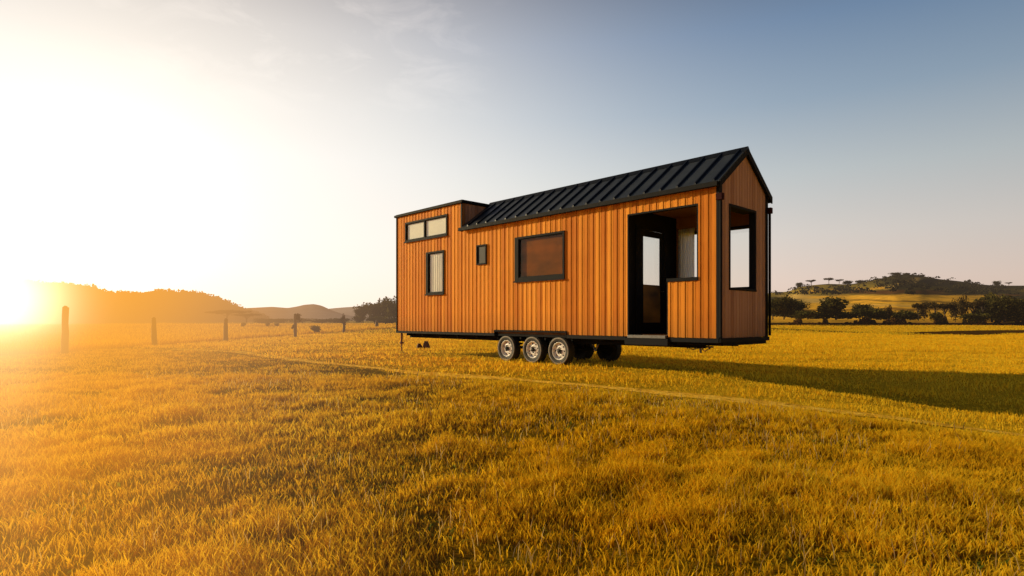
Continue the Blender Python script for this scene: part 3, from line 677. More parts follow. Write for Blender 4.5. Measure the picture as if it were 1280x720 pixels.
# ------------------------------------------------------------------ the tiny house (local frame: x along the long wall, 0 at the near gable; y into the house)
house = empty('tiny_house', (HX[0], HX[1], 0), HAX)
tag(house, 'orange timber clad tiny house with black metal gable roof standing on a three axle trailer', 'tiny house')
def T(px, y):                                     # point of the long wall seen at a photo position: (t, height)
    u = (px - CX) / F; t = Z0 * (.3505 - u) / (.685 + .728 * u); return t, CH + (HY - y) / F * (Z0 + .728 * t)
ZB = .75; ZE = 3.77; ZR = 4.555; ZBOX = 4.54
XB = -T(578, 288)[0]; XL = -L
t_d, _ = T(785, 268); XD = -t_d                    # left edge of the porch opening
XO = -T(835, 400)[0]; XP = -T(873, 253)[0]
ZO = 3.44; ZS = 1.97
NOTCH = (-T(619, 415)[0], -T(708, 415)[0])
def wall_cells(a0, a1, zb, zt, holes, pitch, gap):
    """yield (a0,a1,z0a,z0b,z1a,z1b) pieces of a boarded wall with rectangular openings"""
    cuts = {a0, a1}
    k = math.ceil(a0 / pitch)
    grid = []
    while k * pitch < a1: grid.append(k * pitch); k += 1
    cuts |= set(grid)
    for h in holes:
        for q in h[:2]:
            if a0 < q < a1: cuts.add(q)
    cs = sorted(cuts); out = []
    cc = [cs[0]]
    for c in cs[1:]:
        if c - cc[-1] > .004: cc.append(c)
    gs = set(round(g, 5) for g in grid)
    for p, q in zip(cc[:-1], cc[1:]):
        m = (p + q) / 2
        hs = sorted([(h[2], h[3]) for h in holes if h[0] - 1e-6 < m < h[1] + 1e-6])
        pp = p + (gap / 2 if round(p, 5) in gs else 0); qq = q - (gap / 2 if round(q, 5) in gs else 0)
        z = zb(m)
        segs = []; cur = z
        for h0, h1 in hs:
            if h0 > cur + .001: segs.append((cur, h0))
            cur = max(cur, h1)
        ta, tb = zt(pp), zt(qq)
        for s0, s1 in segs: out.append((pp, qq, s0, s0, s1, s1))
        if min(ta, tb) > cur + .001 or max(ta, tb) > cur + .001: out.append((pp, qq, cur, cur, max(ta, cur), max(tb, cur)))
    return out
def wall(name, mat, axis, c0, c1, a0, a1, zb, zt, holes, pitch, gap, parent=house, alt=0):
    m = MB(); n = 0
    for a, b, z0, z0b, z1, z1b in wall_cells(a0, a1, zb, zt, holes, pitch, gap):
        if axis == 'x': m.hexa([(a, c0, z0), (b, c0, z0b), (b, c1, z0b), (a, c1, z0)], [(a, c0, z1), (b, c0, z1b), (b, c1, z1b), (a, c1, z1)])
        else: m.hexa([(c0, a, z0), (c1, a, z0), (c1, b, z0b), (c0, b, z0b)], [(c0, a, z1), (c1, a, z1), (c1, b, z1b), (c0, b, z1b)])
    return m.build(name, mat, parent)

# openings in the long wall
def hole(px0, px1, yt0, yb0, yt1, yb1):
    ta, a = T(px0, yt0); _, b = T(px0, yb0); tb, c = T(px1, yt1); _, d = T(px1, yb1)
    return (-ta, -tb, (b + d) / 2, (a + c) / 2)
w_cl = hole(507.5, 559.5, 279, 303.5, 268, 293)
w_tall = hole(533.5, 555.5, 315, 368, 314, 367)
w_sq = hole(597, 608.8, 307, 331, 306, 330)
w_big = hole(644.5, 706, 297, 352, 289.5, 347.5)
porch = [(XD, XO, ZB - .2, ZO), (XO, XP, ZS, ZO)]
front_holes = [w_cl, w_tall, w_big] + porch
zbf = lambda x: ZB + (.09 if NOTCH[0] < x < NOTCH[1] else 0)
ztf = lambda x: ZBOX if x < XB else ZE
nh = [(NOTCH[0], NOTCH[1], 0, ZB + .09)]
def long_wall(y0, y1, name, mat, holes, gap, xa=XL, xb=0):
    m = MB()
    for (lo, hi, top) in ((xa, XB, ZBOX), (XB, xb, ZE)):
        for a, b, z0, z0b, z1, z1b in wall_cells(lo, hi, lambda x: ZB, lambda x: top, holes + nh, .17, gap):
            m.hexa([(a, y0, z0), (b, y0, z0b), (b, y1, z0b), (a, y1, z0)], [(a, y0, z1), (b, y0, z1b), (b, y1, z1b), (a, y1, z1)])
    return m.build(name, mat, house, bevel=.004 if gap else 0)
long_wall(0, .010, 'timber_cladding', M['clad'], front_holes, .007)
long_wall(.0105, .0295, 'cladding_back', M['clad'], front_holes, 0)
# thin raised battens over every third board edge
m = MB(); k = 0
x = XL + .3
xb_list = [q * .17 for q in range(int(XL / .17), 0)]
for qi, q in enumerate(xb_list):
    if qi < 0: continue
    for a, b, z0, _, z1, _ in wall_cells(q + .060, q + .110, lambda x: ZB, lambda x: (ZBOX if q + .1 < XB else ZE), front_holes + nh + [(w_sq[0], w_sq[1], w_sq[2], w_sq[3])], 50, 0):
        m.box(a, b, -.011, -.001, z0, z1)
m.build('batten', M['clad'], house)
long_wall(.030, .10, 'inner_wall', M['ply'], front_holes, 0)
# rear wall with windows, the last added so bright sky shows through the door
PX0 = XD - .06
rear_holes = [(-2.05, -.24, ZS - .17, 3.22), w_cl, (-9.6, -8.6, 2.0, 3.0), (PX0 - 1.5, PX0 - .10, 1.85, 3.42)]
long_wall(W - .028, W, 'timber_cladding', M['clad'], rear_holes, .02)
long_wall(W - .10, W - .03, 'inner_wall', M['ply'], rear_holes, 0)
# gable walls
zg = lambda y: ZE + (ZR - ZE) * (1 - abs(y - W / 2) / (W / 2))
g_hole = (.40, 1.60, 1.76, 3.43)
yc = [.036, W - .036]
def gable(c0, c1, name, mat, holes, gap, top):
    m = MB()
    for (lo, hi) in ((.1, W / 2), (W / 2, W - .1)):
        for a, b, z0, z0b, z1, z1b in wall_cells(lo, hi, lambda y: ZB, top, holes, .12, gap):
            m.hexa([(c0, a, z0), (c1, a, z0), (c1, b, z0b), (c0, b, z0b)], [(c0, a, z1), (c1, a, z1), (c1, b, z1b), (c0, b, z1b)])
    return m.build(name, mat, house, bevel=.003 if gap else 0)
gable(-.028, -.0, 'gable_cladding', M['clad_y'], [g_hole], .010, zg)
gable(-.085, -.031, 'inner_wall', M['ply_y'], [g_hole], 0, zg)
gable(XL, XL + .028, 'end_cladding', M['clad_y'], [], .010, lambda y: ZBOX)
gable(XB - .03, XB - .002, 'loft_side_cladding', M['clad_y'], [], .010, lambda y: ZBOX)
# corner boards closing the gable wall's ends, corner trims
m = MB(); m.box(-.085, -.001, .1005, .12, ZB, ZE); 
for (x0, x1, y0, y1, zt) in ((-.052, .012, -.022, .10, ZE), (-.052, .012, W - .10, W + .022, ZE), (XL - .012, XL + .05, -.022, .0995, ZBOX), (XL - .012, XL + .05, W - .0995, W + .022, ZBOX)):
    c = MB(); c.box(x0, x1, y0, y1, ZB - .02, zt + .002); c.build('corner_trim', M['trim'], house, bevel=.006)
# downpipe-like post on the gable's far corner and its bracket
for yy in (-.02, W + .02):
    c = MB(); c.tube([(.045, yy, ZB + .02), (.045, yy, ZE - .28)], .028, 10)
    dp = c.build('downpipe', M['trim'], house)
    c = MB(); c.box(-.04, .095, yy - .05, yy + .05, ZE - .33, ZE - .20); c.build('bracket', M['redtrim'], dp, bevel=.01)
# ceiling, floor, partition, interior
c = MB(); c.box(XL + .1, -.085, .101, W - .101, ZB - .02, ZB + .04); c.build('floor', M['ply'], house)
c = MB(); c.box(XB, -.086, .101, W - .101, ZE - .18, ZE - .12); c.build('ceiling', M['ply'], house)
c = MB(); c.box(XL + .05, XB - .031, .101, W - .101, ZBOX - .06, ZBOX - .02); c.build('ceiling', M['ply'], house)

# partition with the entrance door (faces the porch)
PX = XD - .06
dy0, dy1 = .42, 1.52
DT = 3.20
m = MB()
m.box(PX - .04, PX + .02, .101, dy0, ZB + .04, ZE - .18); m.box(PX - .04, PX + .02, dy1, W - .101, ZB + .04, ZE - .18); m.box(PX - .04, PX + .02, dy0, dy1, DT, ZE - .18)
m.build('partition', M['trim'], house)
fr = MB()
fr.box(PX + .021, PX + .06, dy0 - .1, dy0 + .06, ZB + .04, DT + .07); fr.box(PX + .021, PX + .06, dy1 - .06, dy1 + .1, ZB + .04, DT + .07); fr.box(PX + .021, PX + .06, dy0 + .06, dy1 - .06, DT - .03, DT + .07)
fr.build('door_frame', M['trim'], house, bevel=.004)
d = MB(); a, b = dy0 + .061, dy1 - .061
d.box(PX, PX + .045, a, a + .13, ZB + .06, DT - .035); d.box(PX, PX + .045, b - .13, b, ZB + .06, DT - .035)
d.box(PX, PX + .045, a + .13, b - .13, ZB + .06, ZB + .30); d.box(PX, PX + .045, a + .13, b - .13, DT - .17, DT - .035); 
door = d.build('door', M['trim'], house, bevel=.004)
g = MB(); g.box(PX + .018, PX + .024, a + .13, b - .13, 1.93, DT - .17); g.build('pane', M['glass'], door)
g = MB(); g.box(PX + .016, PX + .03, a + .13, b - .13, ZB + .30, 1.925); g.build('lower_panel', M['brownblind'], door)
g = MB(); g.tube([(PX + .045, b - .065, 1.78), (PX + .09, b - .065, 1.78), (PX + .09, b - .17, 1.78)], .009, 8); g.build('handle', M['alu'], door)
# pale reflecting wall hanging inside (bright room behind the door)
g = MB(); g.box(PX - 1.9, PX - 1.86, .101, W - .101, ZB + .04, ZE - .18); g.build('inner_partition', M['white'], house)
# lower jamb lining of the porch opening
j = MB()
j.box(XD - .004, XD + .030, -.02, .10, ZB, ZO); j.box(XD + .03, XP, -.012, .10, ZO - .035, ZO + .004); j.box(XP - .028, XP + .003, -.012, .10, ZS, ZO - .035)
j.box(XO - .02, XP, -.03, .12, ZS - .07, ZS + .003); j.box(XO - .022, XO + .003, -.01, .10, ZB, ZS - .07)
j.build('opening_frame', M['trim'], house, bevel=.004)
g = MB(); g.box(XD + .03, XO - .02, -.07, .16, ZB - .03, ZB + .035); g.build('threshold', M['alu'], house, bevel=.006)
g = MB(); g.box(XD - .05, XO + .03, -.06, .3, ZB - .18, ZB - .032); g.build('entrance_step', M['trim'], house, bevel=.006)

# windows -------------------------------------------------
def bars(x0, x1, z0, z1, y0, y1, t, tl=None, tb=None):
    m = MB(); tl = tl or t; tb = tb or t
    m.box(x0, x0 + tl, y0, y1, z0, z1); m.box(x1 - t, x1, y0, y1, z0, z1)
    m.box(x0 + tl, x1 - t, y0, y1, z0, z0 + tb); m.box(x0 + tl, x1 - t, y0, y1, z1 - t, z1)
    return m
def window(h, t, mat, mull=False, tl=None, tb=None, back=None, depth=.026, curt=False, yo=0):
    x0, x1, z0, z1 = h
    m = bars(x0 - .01, x1 + .01, z0 - .01, z1 + .01, -.035, .10, t, tl, tb)
    if mull: xm = (x0 + x1) / 2 - .05; m.box(xm - .03, xm + .03, -.03, .095, z0 + t - .01, z1 - t + .01)
    w = m.build('window', M['trim'], house, bevel=.005)
    f = bars(x0 + (tl or t) - .01, x1 - t + .01, z0 + (tb or t) - .01, z1 - t + .01, -.012, .03, .022); f.build('sash', M['trim'], w)
    g = MB(); g.box(x0 + .02, x1 - .02, .012, .017, z0 + .02, z1 - .02); g.build('pane', mat, w)
    s = MB(); s.box(x0 - .03, x1 + .03, -.06, -.036, z0 - .035, z0 + .004); s.build('sill', M['trim'], w)
    if back:
        if curt:
            c = MB(); n = 40; vs = []; fs = []
            for i in range(n + 1):
                x = x0 + (x1 - x0) * i / n; yy = .034 + .010 * math.sin(i * 1.35) + .006 * math.sin(i * 3.7)
                vs += [(x, yy, z0 - .05), (x, yy, z1)]
            for i in range(n): fs.append((2 * i, 2 * i + 2, 2 * i + 3, 2 * i + 1))
            c.add(vs, fs, True); c.build('curtain', M[back], w)
        else:
            c = MB(); c.box(x0 + .01, x1 - .01, depth, depth + .006, z0, z1); c.build('blind', M[back], w)
    return w
window(w_cl, .055, M['glass'], mull=True, back='blind')
window(w_tall, .055, M['glass'], tl=.12, back='blind', curt=True)
window(w_big, .055, M['glass_brown'], tl=.15, tb=.10, back='brownblind', depth=.06)
# little black hooded vent
m = bars(w_sq[0] - .01, w_sq[1] + .01, w_sq[2] - .01, w_sq[3] + .01, -.05, -.001, .04); v = m.build('small_window', M['trim'], house, bevel=.004)
m = MB(); m.box(w_sq[0] + .025, w_sq[1] - .025, -.02, -.001, w_sq[2] + .02, w_sq[3] - .02); m.build('pane', M['dark'], v)
# gable opening: deep black lining
y0, y1, z0, z1 = g_hole
m = MB(); m.box(-.14, .012, y0 - .005, y0 + .05, z0, z1); m.box(-.13, .012, y1 - .05, y1 + .005, z0, z1); m.box(-.26, .012, y0 + .05, y1 - .05, z1 - .05, z1 + .005); m.box(-.14, .02, y0 - .005, y1 + .005, z0 - .05, z0 - .001)
gw = m.build('gable_window', M['trim'], house, bevel=.005)
# rear porch window
x0, x1, z0, z1 = rear_holes[0]
m = MB(); m.box(x0 - .005, x0 + .05, W - .15, W + .03, z0, z1); m.box(x1 - .05, x1 + .005, W - .15, W + .03, z0, z1); m.box(x0 + .05, x1 - .05, W - .15, W + .03, z1 - .05, z1 + .003); m.box(x0 + .05, x1 - .05, W - .15, W + .03, z0 - .003, z0 + .05)
rw = m.build('rear_window', M['trim'], house)
g = MB(); g.box(x0 + .05, x1 - .05, W - .05, W - .045, z0 + .05, z1 - .05); g.build('pane', M['glass'], rw)
c = MB(); n = 50; vs = []; fs = []
for i in range(n + 1):
    x = x0 - .02 + .44 * i / n; yy = W - .22 + .025 * math.sin(i * .95) + .01 * math.sin(i * 2.3); vs += [(x, yy, z0 - .15), (x, yy * 1.0, z1 + .08)]
for i in range(n): fs.append((2 * i, 2 * i + 2, 2 * i + 3, 2 * i + 1))
c.add(vs, fs, True); c.build('curtain', M['curtain'], rw)
for h in rear_holes[1:]:
    m = bars(h[0] - .01, h[1] + .01, h[2] - .01, h[3] + .01, W - .08, W + .03, .055); q = m.build('rear_window', M['trim'], house)
    g = MB(); g.box(h[0], h[1], W - .05, W - .045, h[2], h[3]); g.build('pane', M['glass'], q)

# roof ---------------------------------------------------
OH = .07; TH = .06; XR0 = XB + .002; XR1 = .045
dy = W / 2 + OH; sl = (ZR - ZE) / (W / 2)
def roof_side(sgn):
    m = MB(); ye = W / 2 - sgn * dy; ze = ZR + .03 - sl * dy
    m.hexa([(XR0, ye, ze), (XR1, ye, ze), (XR1, W / 2, ZR + .03), (XR0, W / 2, ZR + .03)], [(XR0, ye, ze + TH), (XR1, ye, ze + TH), (XR1, W / 2, ZR + .03 + TH), (XR0, W / 2, ZR + .03 + TH)])
    r = m.build('roof', M['roof'], house)
    s = MB(); x = XR1 - .10
    while x > XR0 + .1:
        w = .062 + .012 * random.random(); e = .004
        s.hexa([(x - w, ye + sgn * .01, ze + TH + e), (x, ye + sgn * .01, ze + TH + e), (x, W / 2 - sgn * .04, ZR + .03 + TH + e - sl * .04), (x - w, W / 2 - sgn * .04, ZR + .03 + TH + e - sl * .04)],
               [(x - w * .7, ye + sgn * .01, ze + TH + .05), (x - w * .3, ye + sgn * .01, ze + TH + .05), (x - w * .3, W / 2 - sgn * .04, ZR + .08 + TH - sl * .04), (x - w * .7, W / 2 - sgn * .04, ZR + .08 + TH - sl * .04)])
        x -= .40
    s.build('seams', M['seam'], r)
    g = MB(); yy = ye - sgn * .035
    g.box(XR0, XR1, min(ye - sgn * .002, ye - sgn * .09), max(ye - sgn * .002, ye - sgn * .09), ze - .055, ze + .045); g.build('gutter', M['trim'], r, bevel=.012)
    # bargeboard
    b = MB(); yo = ye - sgn * .03
    for xx0, xx1 in ((XR1 + .001, XR1 + .03),):
        zo = ZR + .03 - sl * (dy + .03)
        b.hexa([(xx0, yo, zo - .06), (xx1, yo, zo - .06), (xx1, W / 2, ZR - .03), (xx0, W / 2, ZR - .03)], [(xx0, yo, zo + TH + .02), (xx1, yo, zo + TH + .02), (xx1, W / 2, ZR + .05 + TH), (xx0, W / 2, ZR + .05 + TH)])
    b.build('bargeboard', M['trim'], r)
    return r
r1 = roof_side(1); r2 = roof_side(-1)
m = MB(); z = ZR + .03 + TH
m.hexa([(XR0, W / 2 - .11, z - .07), (XR1 + .03, W / 2 - .11, z - .07), (XR1 + .03, W / 2 + .11, z - .07), (XR0, W / 2 + .11, z - .07)], [(XR0, W / 2 - .015, z + .045), (XR1 + .03, W / 2 - .015, z + .045), (XR1 + .03, W / 2 + .015, z + .045), (XR0, W / 2 + .015, z + .045)])
m.build('ridge_cap', M['seam'], house)
m = MB(); m.box(XL - .06, XB + .06, -.07, W + .07, ZBOX + .003, ZBOX + .075); m.box(XL - .02, XB + .02, -.03, W + .03, ZBOX + .075, ZBOX + .10); m.build('loft_roof', M['trim'], house, bevel=.008)
m = MB(); m.box(XB - .055, XB + .012, -.024, -.001, ZE - .06, ZBOX); m.build('loft_corner_trim', M['trim'], house)

# chassis ------------------------------------------------
m = MB()
m.box(XL + .02, -.02, .02, W - .02, ZB - .075, ZB - .022)
for yy in (.32, W - .42):
    m.box(XL + .3, -.5, yy, yy + .10, ZB - .22, ZB - .076)
x = XL + .5
while x < -.3: m.box(x, x + .06, .06, W - .06, ZB - .15, ZB - .077); x += .9
m.box(-1.9, .03, .10, W - .12, ZB - .15, ZB - .078)
ch = m.build('chassis', M['chassis'], house, bevel=.006)
m = MB(); m.box(NOTCH[0] - .02, NOTCH[1] + .02, -.03, .34, ZB + .045, ZB + .088); m.box(NOTCH[0] - .02, NOTCH[0], -.03, .30, ZB - .08, ZB + .045); m.box(NOTCH[1], NOTCH[1] + .02, -.03, .30, ZB - .08, ZB + .045); m.box(NOTCH[0], NOTCH[1], .31, .34, ZB - .20, ZB + .045)
m.build('mudguard', M['chassis'], house)
for bx in ((XL - .012, NOTCH[0] - .021, -.026, .04, ZB - .075, ZB - .003), (NOTCH[1] + .021, XD - .055, -.026, .04, ZB - .085, ZB - .003), (XO + .035, .0, -.026, .04, ZB - .09, ZB - .003), (.014, .04, -.02, W + .02, ZB - .085, ZB - .003)):
    mm = MB(); mm.box(*bx); mm.build('skirt', M['trim'], house)
#mm = MB(); mm.box(XL - .012, NOTCH[0] - .021, -.026, .04, ZB - .075, ZB - .003); mm.box(NOTCH[1] + .021, XD - .055, -.026, .04, ZB - .085, ZB - .003); mm.box(XO + .035, .0, -.026, .04, ZB - .09, ZB - .003); mm.box(.014, .04, -.02, W + .02, ZB - .085, ZB - .003)

# wheels
RW = .355
def wheel_mesh():
    w = .115
    t = MB(); t.lathe_y([(.215, -w * .72), (.235, -w * .92), (.285, -w * 1.02), (.318, -w), (.318, -w - .0), ], 44)
    t.lathe_y([(.336, -w * .94), (.352, -w * .78), (.355, -w * .45), (.355, w * .45), (.352, w * .78), (.336, w * .94), (.318, w), (.285, w * 1.02), (.235, w * .92), (.215, w * .72)], 44)
    t.lathe_y([(.318, -w), (.336, -w * .94)], 44)
    for k in range(44):
        a = 2 * math.pi * (k + .5) / 44; c, s = math.cos(a), math.sin(a)
        for yy in (-.078, -.026, .026, .078):
            q = [(c * r - s * u, yy + v, s * r + c * u) for r, u, v in ((.351, -.018, -.02), (.351, .018, -.02), (.351, .018, .02), (.351, -.018, .02))]
            p = [(c * r - s * u, yy + v, s * r + c * u) for r, u, v in ((.362, -.015, -.017), (.362, .015, -.017), (.362, .015, .017), (.362, -.015, .017))]
            t.hexa(q, p)
    sd = MB(); sd.lathe_y([(.300, -w * 1.02 - .001), (.304, -w * 1.02 - .004), (.322, -w * 1.0 - .004), (.334, -w * .96 - .002)], 44)
    r = MB(); r.lathe_y([(.222, -w * .86), (.214, -w * .90), (.206, -w * .82), (.196, -w * .45), (.186, -w * .30), (.16, -w * .34), (.12, -w * .52), (.085, -w * .60), (.078, -w * .5), (.0, -w * .5)], 44)
    dr = MB(); dr.lathe_y([(.2135, -w * .6), (.2135, w * .7), (.19, w * .72), (.17, w * .3), (.0, w * .3)], 30)  # inner disc blackened to paint the shade on the far wheels
    h = MB(); h.lathe_y([(.048, -w * .5), (.046, -w * .95), (.038, -w * 1.05), (0, -w * 1.07)], 20)
    for k in range(5):
        a = 2 * math.pi * k / 5 + .3; h.lathe_y([(.013, -w * .5), (.013, -w * .78), (.0, -w * .8)], 8, (math.cos(a) * .075, 0, math.sin(a) * .075))
    hs = []
    for k in range(8):
        a = 2 * math.pi * k / 8; ho = MB(); ho.lathe_y([(.021, -w * .38), (.021, -w * .46), (0, -w * .46)], 12, (math.cos(a) * .150, 0, math.sin(a) * .150)); hs.append(ho)
    return t, sd, r, h, hs, dr
wt = [-(T(px, 440)[0]) for px in (632, 664.5, 697.5)]
proto = None
for sideY, rot in ((.13, 0), (W - .13, math.pi)):
    for xw in wt:
        if proto is None:
            t, sd, r, h, ho, dr = wheel_mesh()
            wobj = t.build('wheel', M['tyre'], house)
            ch_ = [sd.build('tyre_edge', M['tyre_side'], wobj), r.build('rim', M['rim'], wobj), h.build('hub', M['dark'], wobj), dr.build('brake_drum', M['dark'], wobj), *[q.build('rim_hole', M['dark'], wobj) for q in ho]]
            proto = (wobj, ch_); w_ = wobj
        else:
            w_ = proto[0].copy(); COL.objects.link(w_); w_.parent = house
            for c in proto[1]:
                d_ = c.copy(); COL.objects.link(d_); d_.parent = w_
        w_.location = (xw, sideY, RW - .012); w_.rotation_euler = (0, random.random() * 2, rot)
for xw in wt:
    m = MB(); m.tube([(xw, .2, RW), (xw, W - .2, RW)], .04, 10); m.box(xw - .3, xw + .3, .30, .36, .45, .50); m.build('axle', M['chassis'], house)
# landing jack under the far left corner, stabiliser arms, tow fittings under the near end
for (xj, yj, nm) in ((XL + .12, .12, 'corner_jack'),):
    m = MB(); m.tube([(xj, yj, ZB - .08), (xj, yj, .33)], .035, 10); m.tube([(xj, yj, .36), (xj, yj, .32)], .075, 12); m.tube([(xj, yj, .32), (xj, yj, .015)], .022, 8); m.tube([(xj, yj, .03), (xj, yj, 0)], .09, 12); m.build(nm, M['jack'], house)
m = MB(); a = -T(722, 438)[0]
m.tube([(a, .5, .62), (a + .18, .45, .36)], .02, 8); m.tube([(a + .18, .45, .36), (a + .32, .45, .62)], .02, 8); m.build('stabiliser_arm', M['alu'], house)
m = MB(); xh = -T(862, 432)[0]
for dx in (-.3, -.12, .05, .2): m.tube([(xh + dx, .4, ZB - .15), (xh + dx + .03, .38, ZB - .24)], .016, 6)
m.tube([(xh - .35, .4, ZB - .19), (xh + .3, .4, ZB - .19)], .018, 8); m.tube([(xh, .4, ZB - .17), (xh + .03, .4, ZB - .32)], .022, 8); m.tube([(xh - .3, .4, ZB - .2), (xh - .15, .39, ZB - .26), (xh, .4, ZB - .22), (xh + .12, .4, ZB - .28), (xh + .25, .4, ZB - .2)], .01, 6)
m.build('tow_fitting', M['alu'], house)

# support blocks lying on the grass behind the left end
def block(px, row, w, h, label, rz):
    x, y = world(px, CH * F / (row - HY)); e = MB()
    e.hexa([(-w / 2, -.11, 0), (w / 2, -.11, 0), (w / 2, .11, 0), (-w / 2, .11, 0)], [(-w * .35, -.08, h), (w * .25, -.08, h), (w * .25, .08, h), (-w * .35, .08, h)])
    e.box(-w * .30, w * .2, -.06, .06, h + .002, h + .05)
    o = e.build('support_block', M['brick'], None, bevel=.01); o.location = (x, y, gz(x, y) + .01); o.rotation_euler = (0, 0, rz)
    tag(o, label, 'support block', 'blocks under the left end of the house')
block(524.5, 435.2, .24, .12, 'lower dark wedge block on the grass under the left end of the house', .3)
block(533, 435.4, .24, .22, 'taller dark wedge block on the grass under the left end of the house', -.4)

# ------------------------------------------------------------------ sky
w = bpy.data.worlds.new('World'); sc.world = w; w.use_nodes = True; nt = w.node_tree; nt.nodes.clear()
out = nt.nodes.new('ShaderNodeOutputWorld')
sky = nt.nodes.new('ShaderNodeTexSky'); sky.sky_type = 'NISHITA'; sky.sun_disc = False; sky.sun_elevation = SUN_EL; sky.sun_rotation = SUN_AZ
sky.air_density = 1.0; sky.dust_density = 2.0; sky.ozone_density = 1.5
tc = nt.nodes.new('ShaderNodeTexCoord'); sp = nt.nodes.new('ShaderNodeSeparateXYZ'); nt.links.new(tc.outputs['Generated'], sp.inputs[0])
rp = ramp(nt, [(0, (.80, .59, .47)), (.06, (.78, .62, .53)), (.13, (.68, .62, .57)), (.22, (.50, .54, .55)), (.32, (.28, .37, .47)), (.42, (.15, .24, .38)), (.52, (.07, .11, .19)), (.65, (.015, .025, .05))])
nt.links.new(sp.outputs['Z'], rp.inputs[0])
dt = nt.nodes.new('ShaderNodeVectorMath'); dt.operation = 'DOT_PRODUCT'; nt.links.new(tc.outputs['Generated'], dt.inputs[0])
G2 = Vector((math.sin(R(-35)) * math.cos(R(9)), math.cos(R(-35)) * math.cos(R(9)), math.sin(R(9)))).normalized(); dt.inputs[1].default_value = G2
an = math_(nt, 'ARCCOSINE', dt.outputs['Value'])
def lobe(sig, amp, p=2.0):
    return math_(nt, 'MULTIPLY', math_(nt, 'EXPONENT', math_(nt, 'MULTIPLY', math_(nt, 'POWER', math_(nt, 'DIVIDE', an, R(sig)), p), -1.0)), amp)
def emis(col, fac):
    m = nt.nodes.new('ShaderNodeMix'); m.data_type = 'RGBA'; m.blend_type = 'MIX'; m.inputs[6].default_value = (0, 0, 0, 1); m.inputs[7].default_value = (*col, 1); m.clamp_factor = False
    nt.links.new(fac, m.inputs[0]); return m.outputs[2]
def addc(a, b):
    m = nt.nodes.new('ShaderNodeMix'); m.data_type = 'RGBA'; m.blend_type = 'ADD'; m.inputs[0].default_value = 1; nt.links.new(a, m.inputs[6]); nt.links.new(b, m.inputs[7]); return m.outputs[2]
# darker away from the glow side
dkr = ramp(nt, [(0, (.9, .9, .9)), (.42, (.56, .56, .56)), (.55, (.38, .38, .38)), (.7, (.22, .22, .22)), (1, (.18, .18, .18))]); nt.links.new(math_(nt, 'DIVIDE', an, R(180)), dkr.inputs[0])
dk = math_(nt, 'MULTIPLY', dkr.outputs[0], 1.5)
ml = nt.nodes.new('ShaderNodeMix'); ml.data_type = 'RGBA'; ml.blend_type = 'MULTIPLY'; ml.inputs[0].default_value = 1
cmb = nt.nodes.new('ShaderNodeCombineColor')
for k in range(3): nt.links.new(dk, cmb.inputs[k])
nt.links.new(rp.outputs[0], ml.inputs[6]); nt.links.new(cmb.outputs[0], ml.inputs[7])
gcol = ramp(nt, [(0, (1.12, .98, .80)), (.08, (1.08, .99, .88)), (.25, (1.06, .99, .90)), (.33, (1.0, .92, .82)), (.42, (.86, .77, .67)), (.5, (.6, .52, .45)), (.62, (.12, .10, .09))]); nt.links.new(sp.outputs['Z'], gcol.inputs[0])
gm = nt.nodes.new('ShaderNodeMix'); gm.data_type = 'RGBA'; nt.links.new(lobe(37, 1.0, 2.5), gm.inputs[0]); nt.links.new(ml.outputs[2], gm.inputs[6]); nt.links.new(gcol.outputs[0], gm.inputs[7])
c = addc(gm.outputs[2], emis((1.0, .80, .50), lobe(9, .5)))
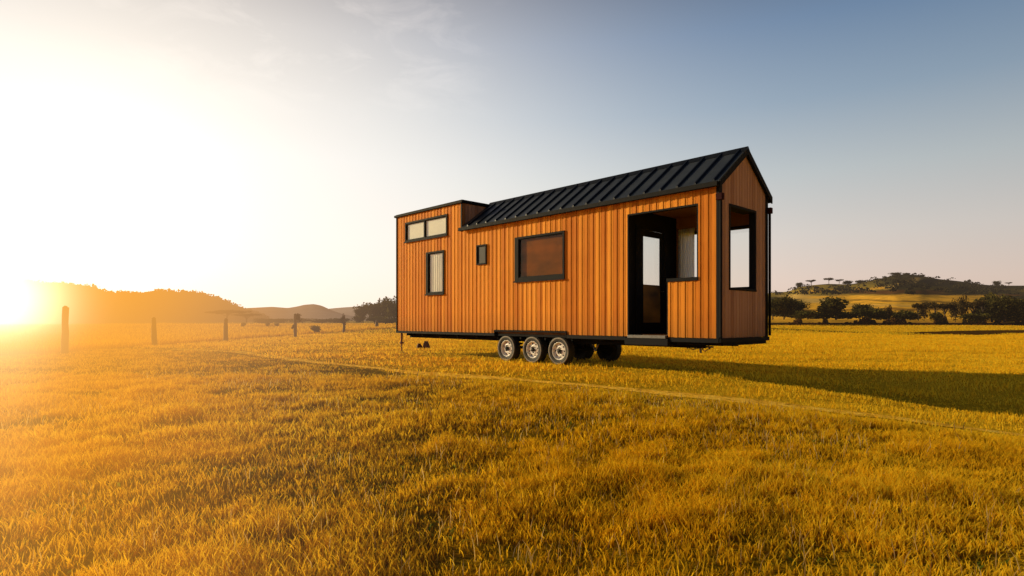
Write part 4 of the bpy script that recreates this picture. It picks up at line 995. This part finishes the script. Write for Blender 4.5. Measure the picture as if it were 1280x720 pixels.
# thin high cloud wisps
mp = nt.nodes.new('ShaderNodeMapping'); mp.inputs['Scale'].default_value = (1, 1, 2.6); nt.links.new(tc.outputs['Generated'], mp.inputs[0])
cn = N(nt, 'ShaderNodeTexNoise', Scale=9.0, Detail=9.0, Roughness=.62, Distortion=.5); nt.links.new(mp.outputs[0], cn.inputs[0])
cr_ = ramp(nt, [(.50, (0, 0, 0)), (.66, (.5, .5, .5)), (.8, (1, 1, 1))]); nt.links.new(cn.outputs[0], cr_.inputs[0])
ce = ramp(nt, [(.30, (0, 0, 0)), (.40, (1, 1, 1)), (.52, (1, 1, 1)), (.62, (0, 0, 0))]); nt.links.new(sp.outputs['Z'], ce.inputs[0])
cx_ = ramp(nt, [(.18, (0, 0, 0)), (.30, (1, 1, 1)), (.45, (1, 1, 1)), (.5, (0, 0, 0))]); nt.links.new(math_(nt, 'MULTIPLY_ADD', sp.outputs['X'], .5, .5), cx_.inputs[0])
cf = math_(nt, 'MULTIPLY', math_(nt, 'MULTIPLY', cr_.outputs[0], ce.outputs[0]), math_(nt, 'MULTIPLY', cx_.outputs[0], .16))
c = addc(c, emis((1.0, .86, .74), cf))
bg = nt.nodes.new('ShaderNodeBackground'); nt.links.new(c, bg.inputs[0]); bg.inputs[1].default_value = 1.0
bn = nt.nodes.new('ShaderNodeBackground'); nt.links.new(sky.outputs[0], bn.inputs[0]); bn.inputs[1].default_value = .008
ad = nt.nodes.new('ShaderNodeAddShader'); nt.links.new(bg.outputs[0], ad.inputs[0]); nt.links.new(bn.outputs[0], ad.inputs[1]); nt.links.new(ad.outputs[0], out.inputs[0])

# ------------------------------------------------------------------ sun
sd_ = Vector((math.sin(SUN_AZ) * math.cos(SUN_EL), math.cos(SUN_AZ) * math.cos(SUN_EL), math.sin(SUN_EL)))
sl_ = bpy.data.lights.new('sun', 'SUN'); sl_.energy = 5.0; sl_.angle = R(.5); sl_.color = (1.0, .79, .44)
so = bpy.data.objects.new('sun', sl_); so.rotation_euler = sd_.to_track_quat('Z', 'Y').to_euler(); so.location = sd_ * 60; COL.objects.link(so)

# ------------------------------------------------------------------ camera
cam = bpy.data.cameras.new('camera'); cam.sensor_width = 36; cam.lens = 36 * F / 1280; cam.shift_y = 40 / 1280; cam.clip_start = .05; cam.clip_end = 9000
co = bpy.data.objects.new('camera', cam); co.location = (0, 0, CH); co.rotation_euler = (R(90), 0, 0); COL.objects.link(co); sc.camera = co

sc.view_settings.view_transform = 'Standard'; sc.view_settings.look = 'None'; sc.view_settings.exposure = 0; sc.view_settings.gamma = 1
sc.cycles.use_denoising = True; sc.cycles.max_bounces = 8; sc.cycles.transparent_max_bounces = 12
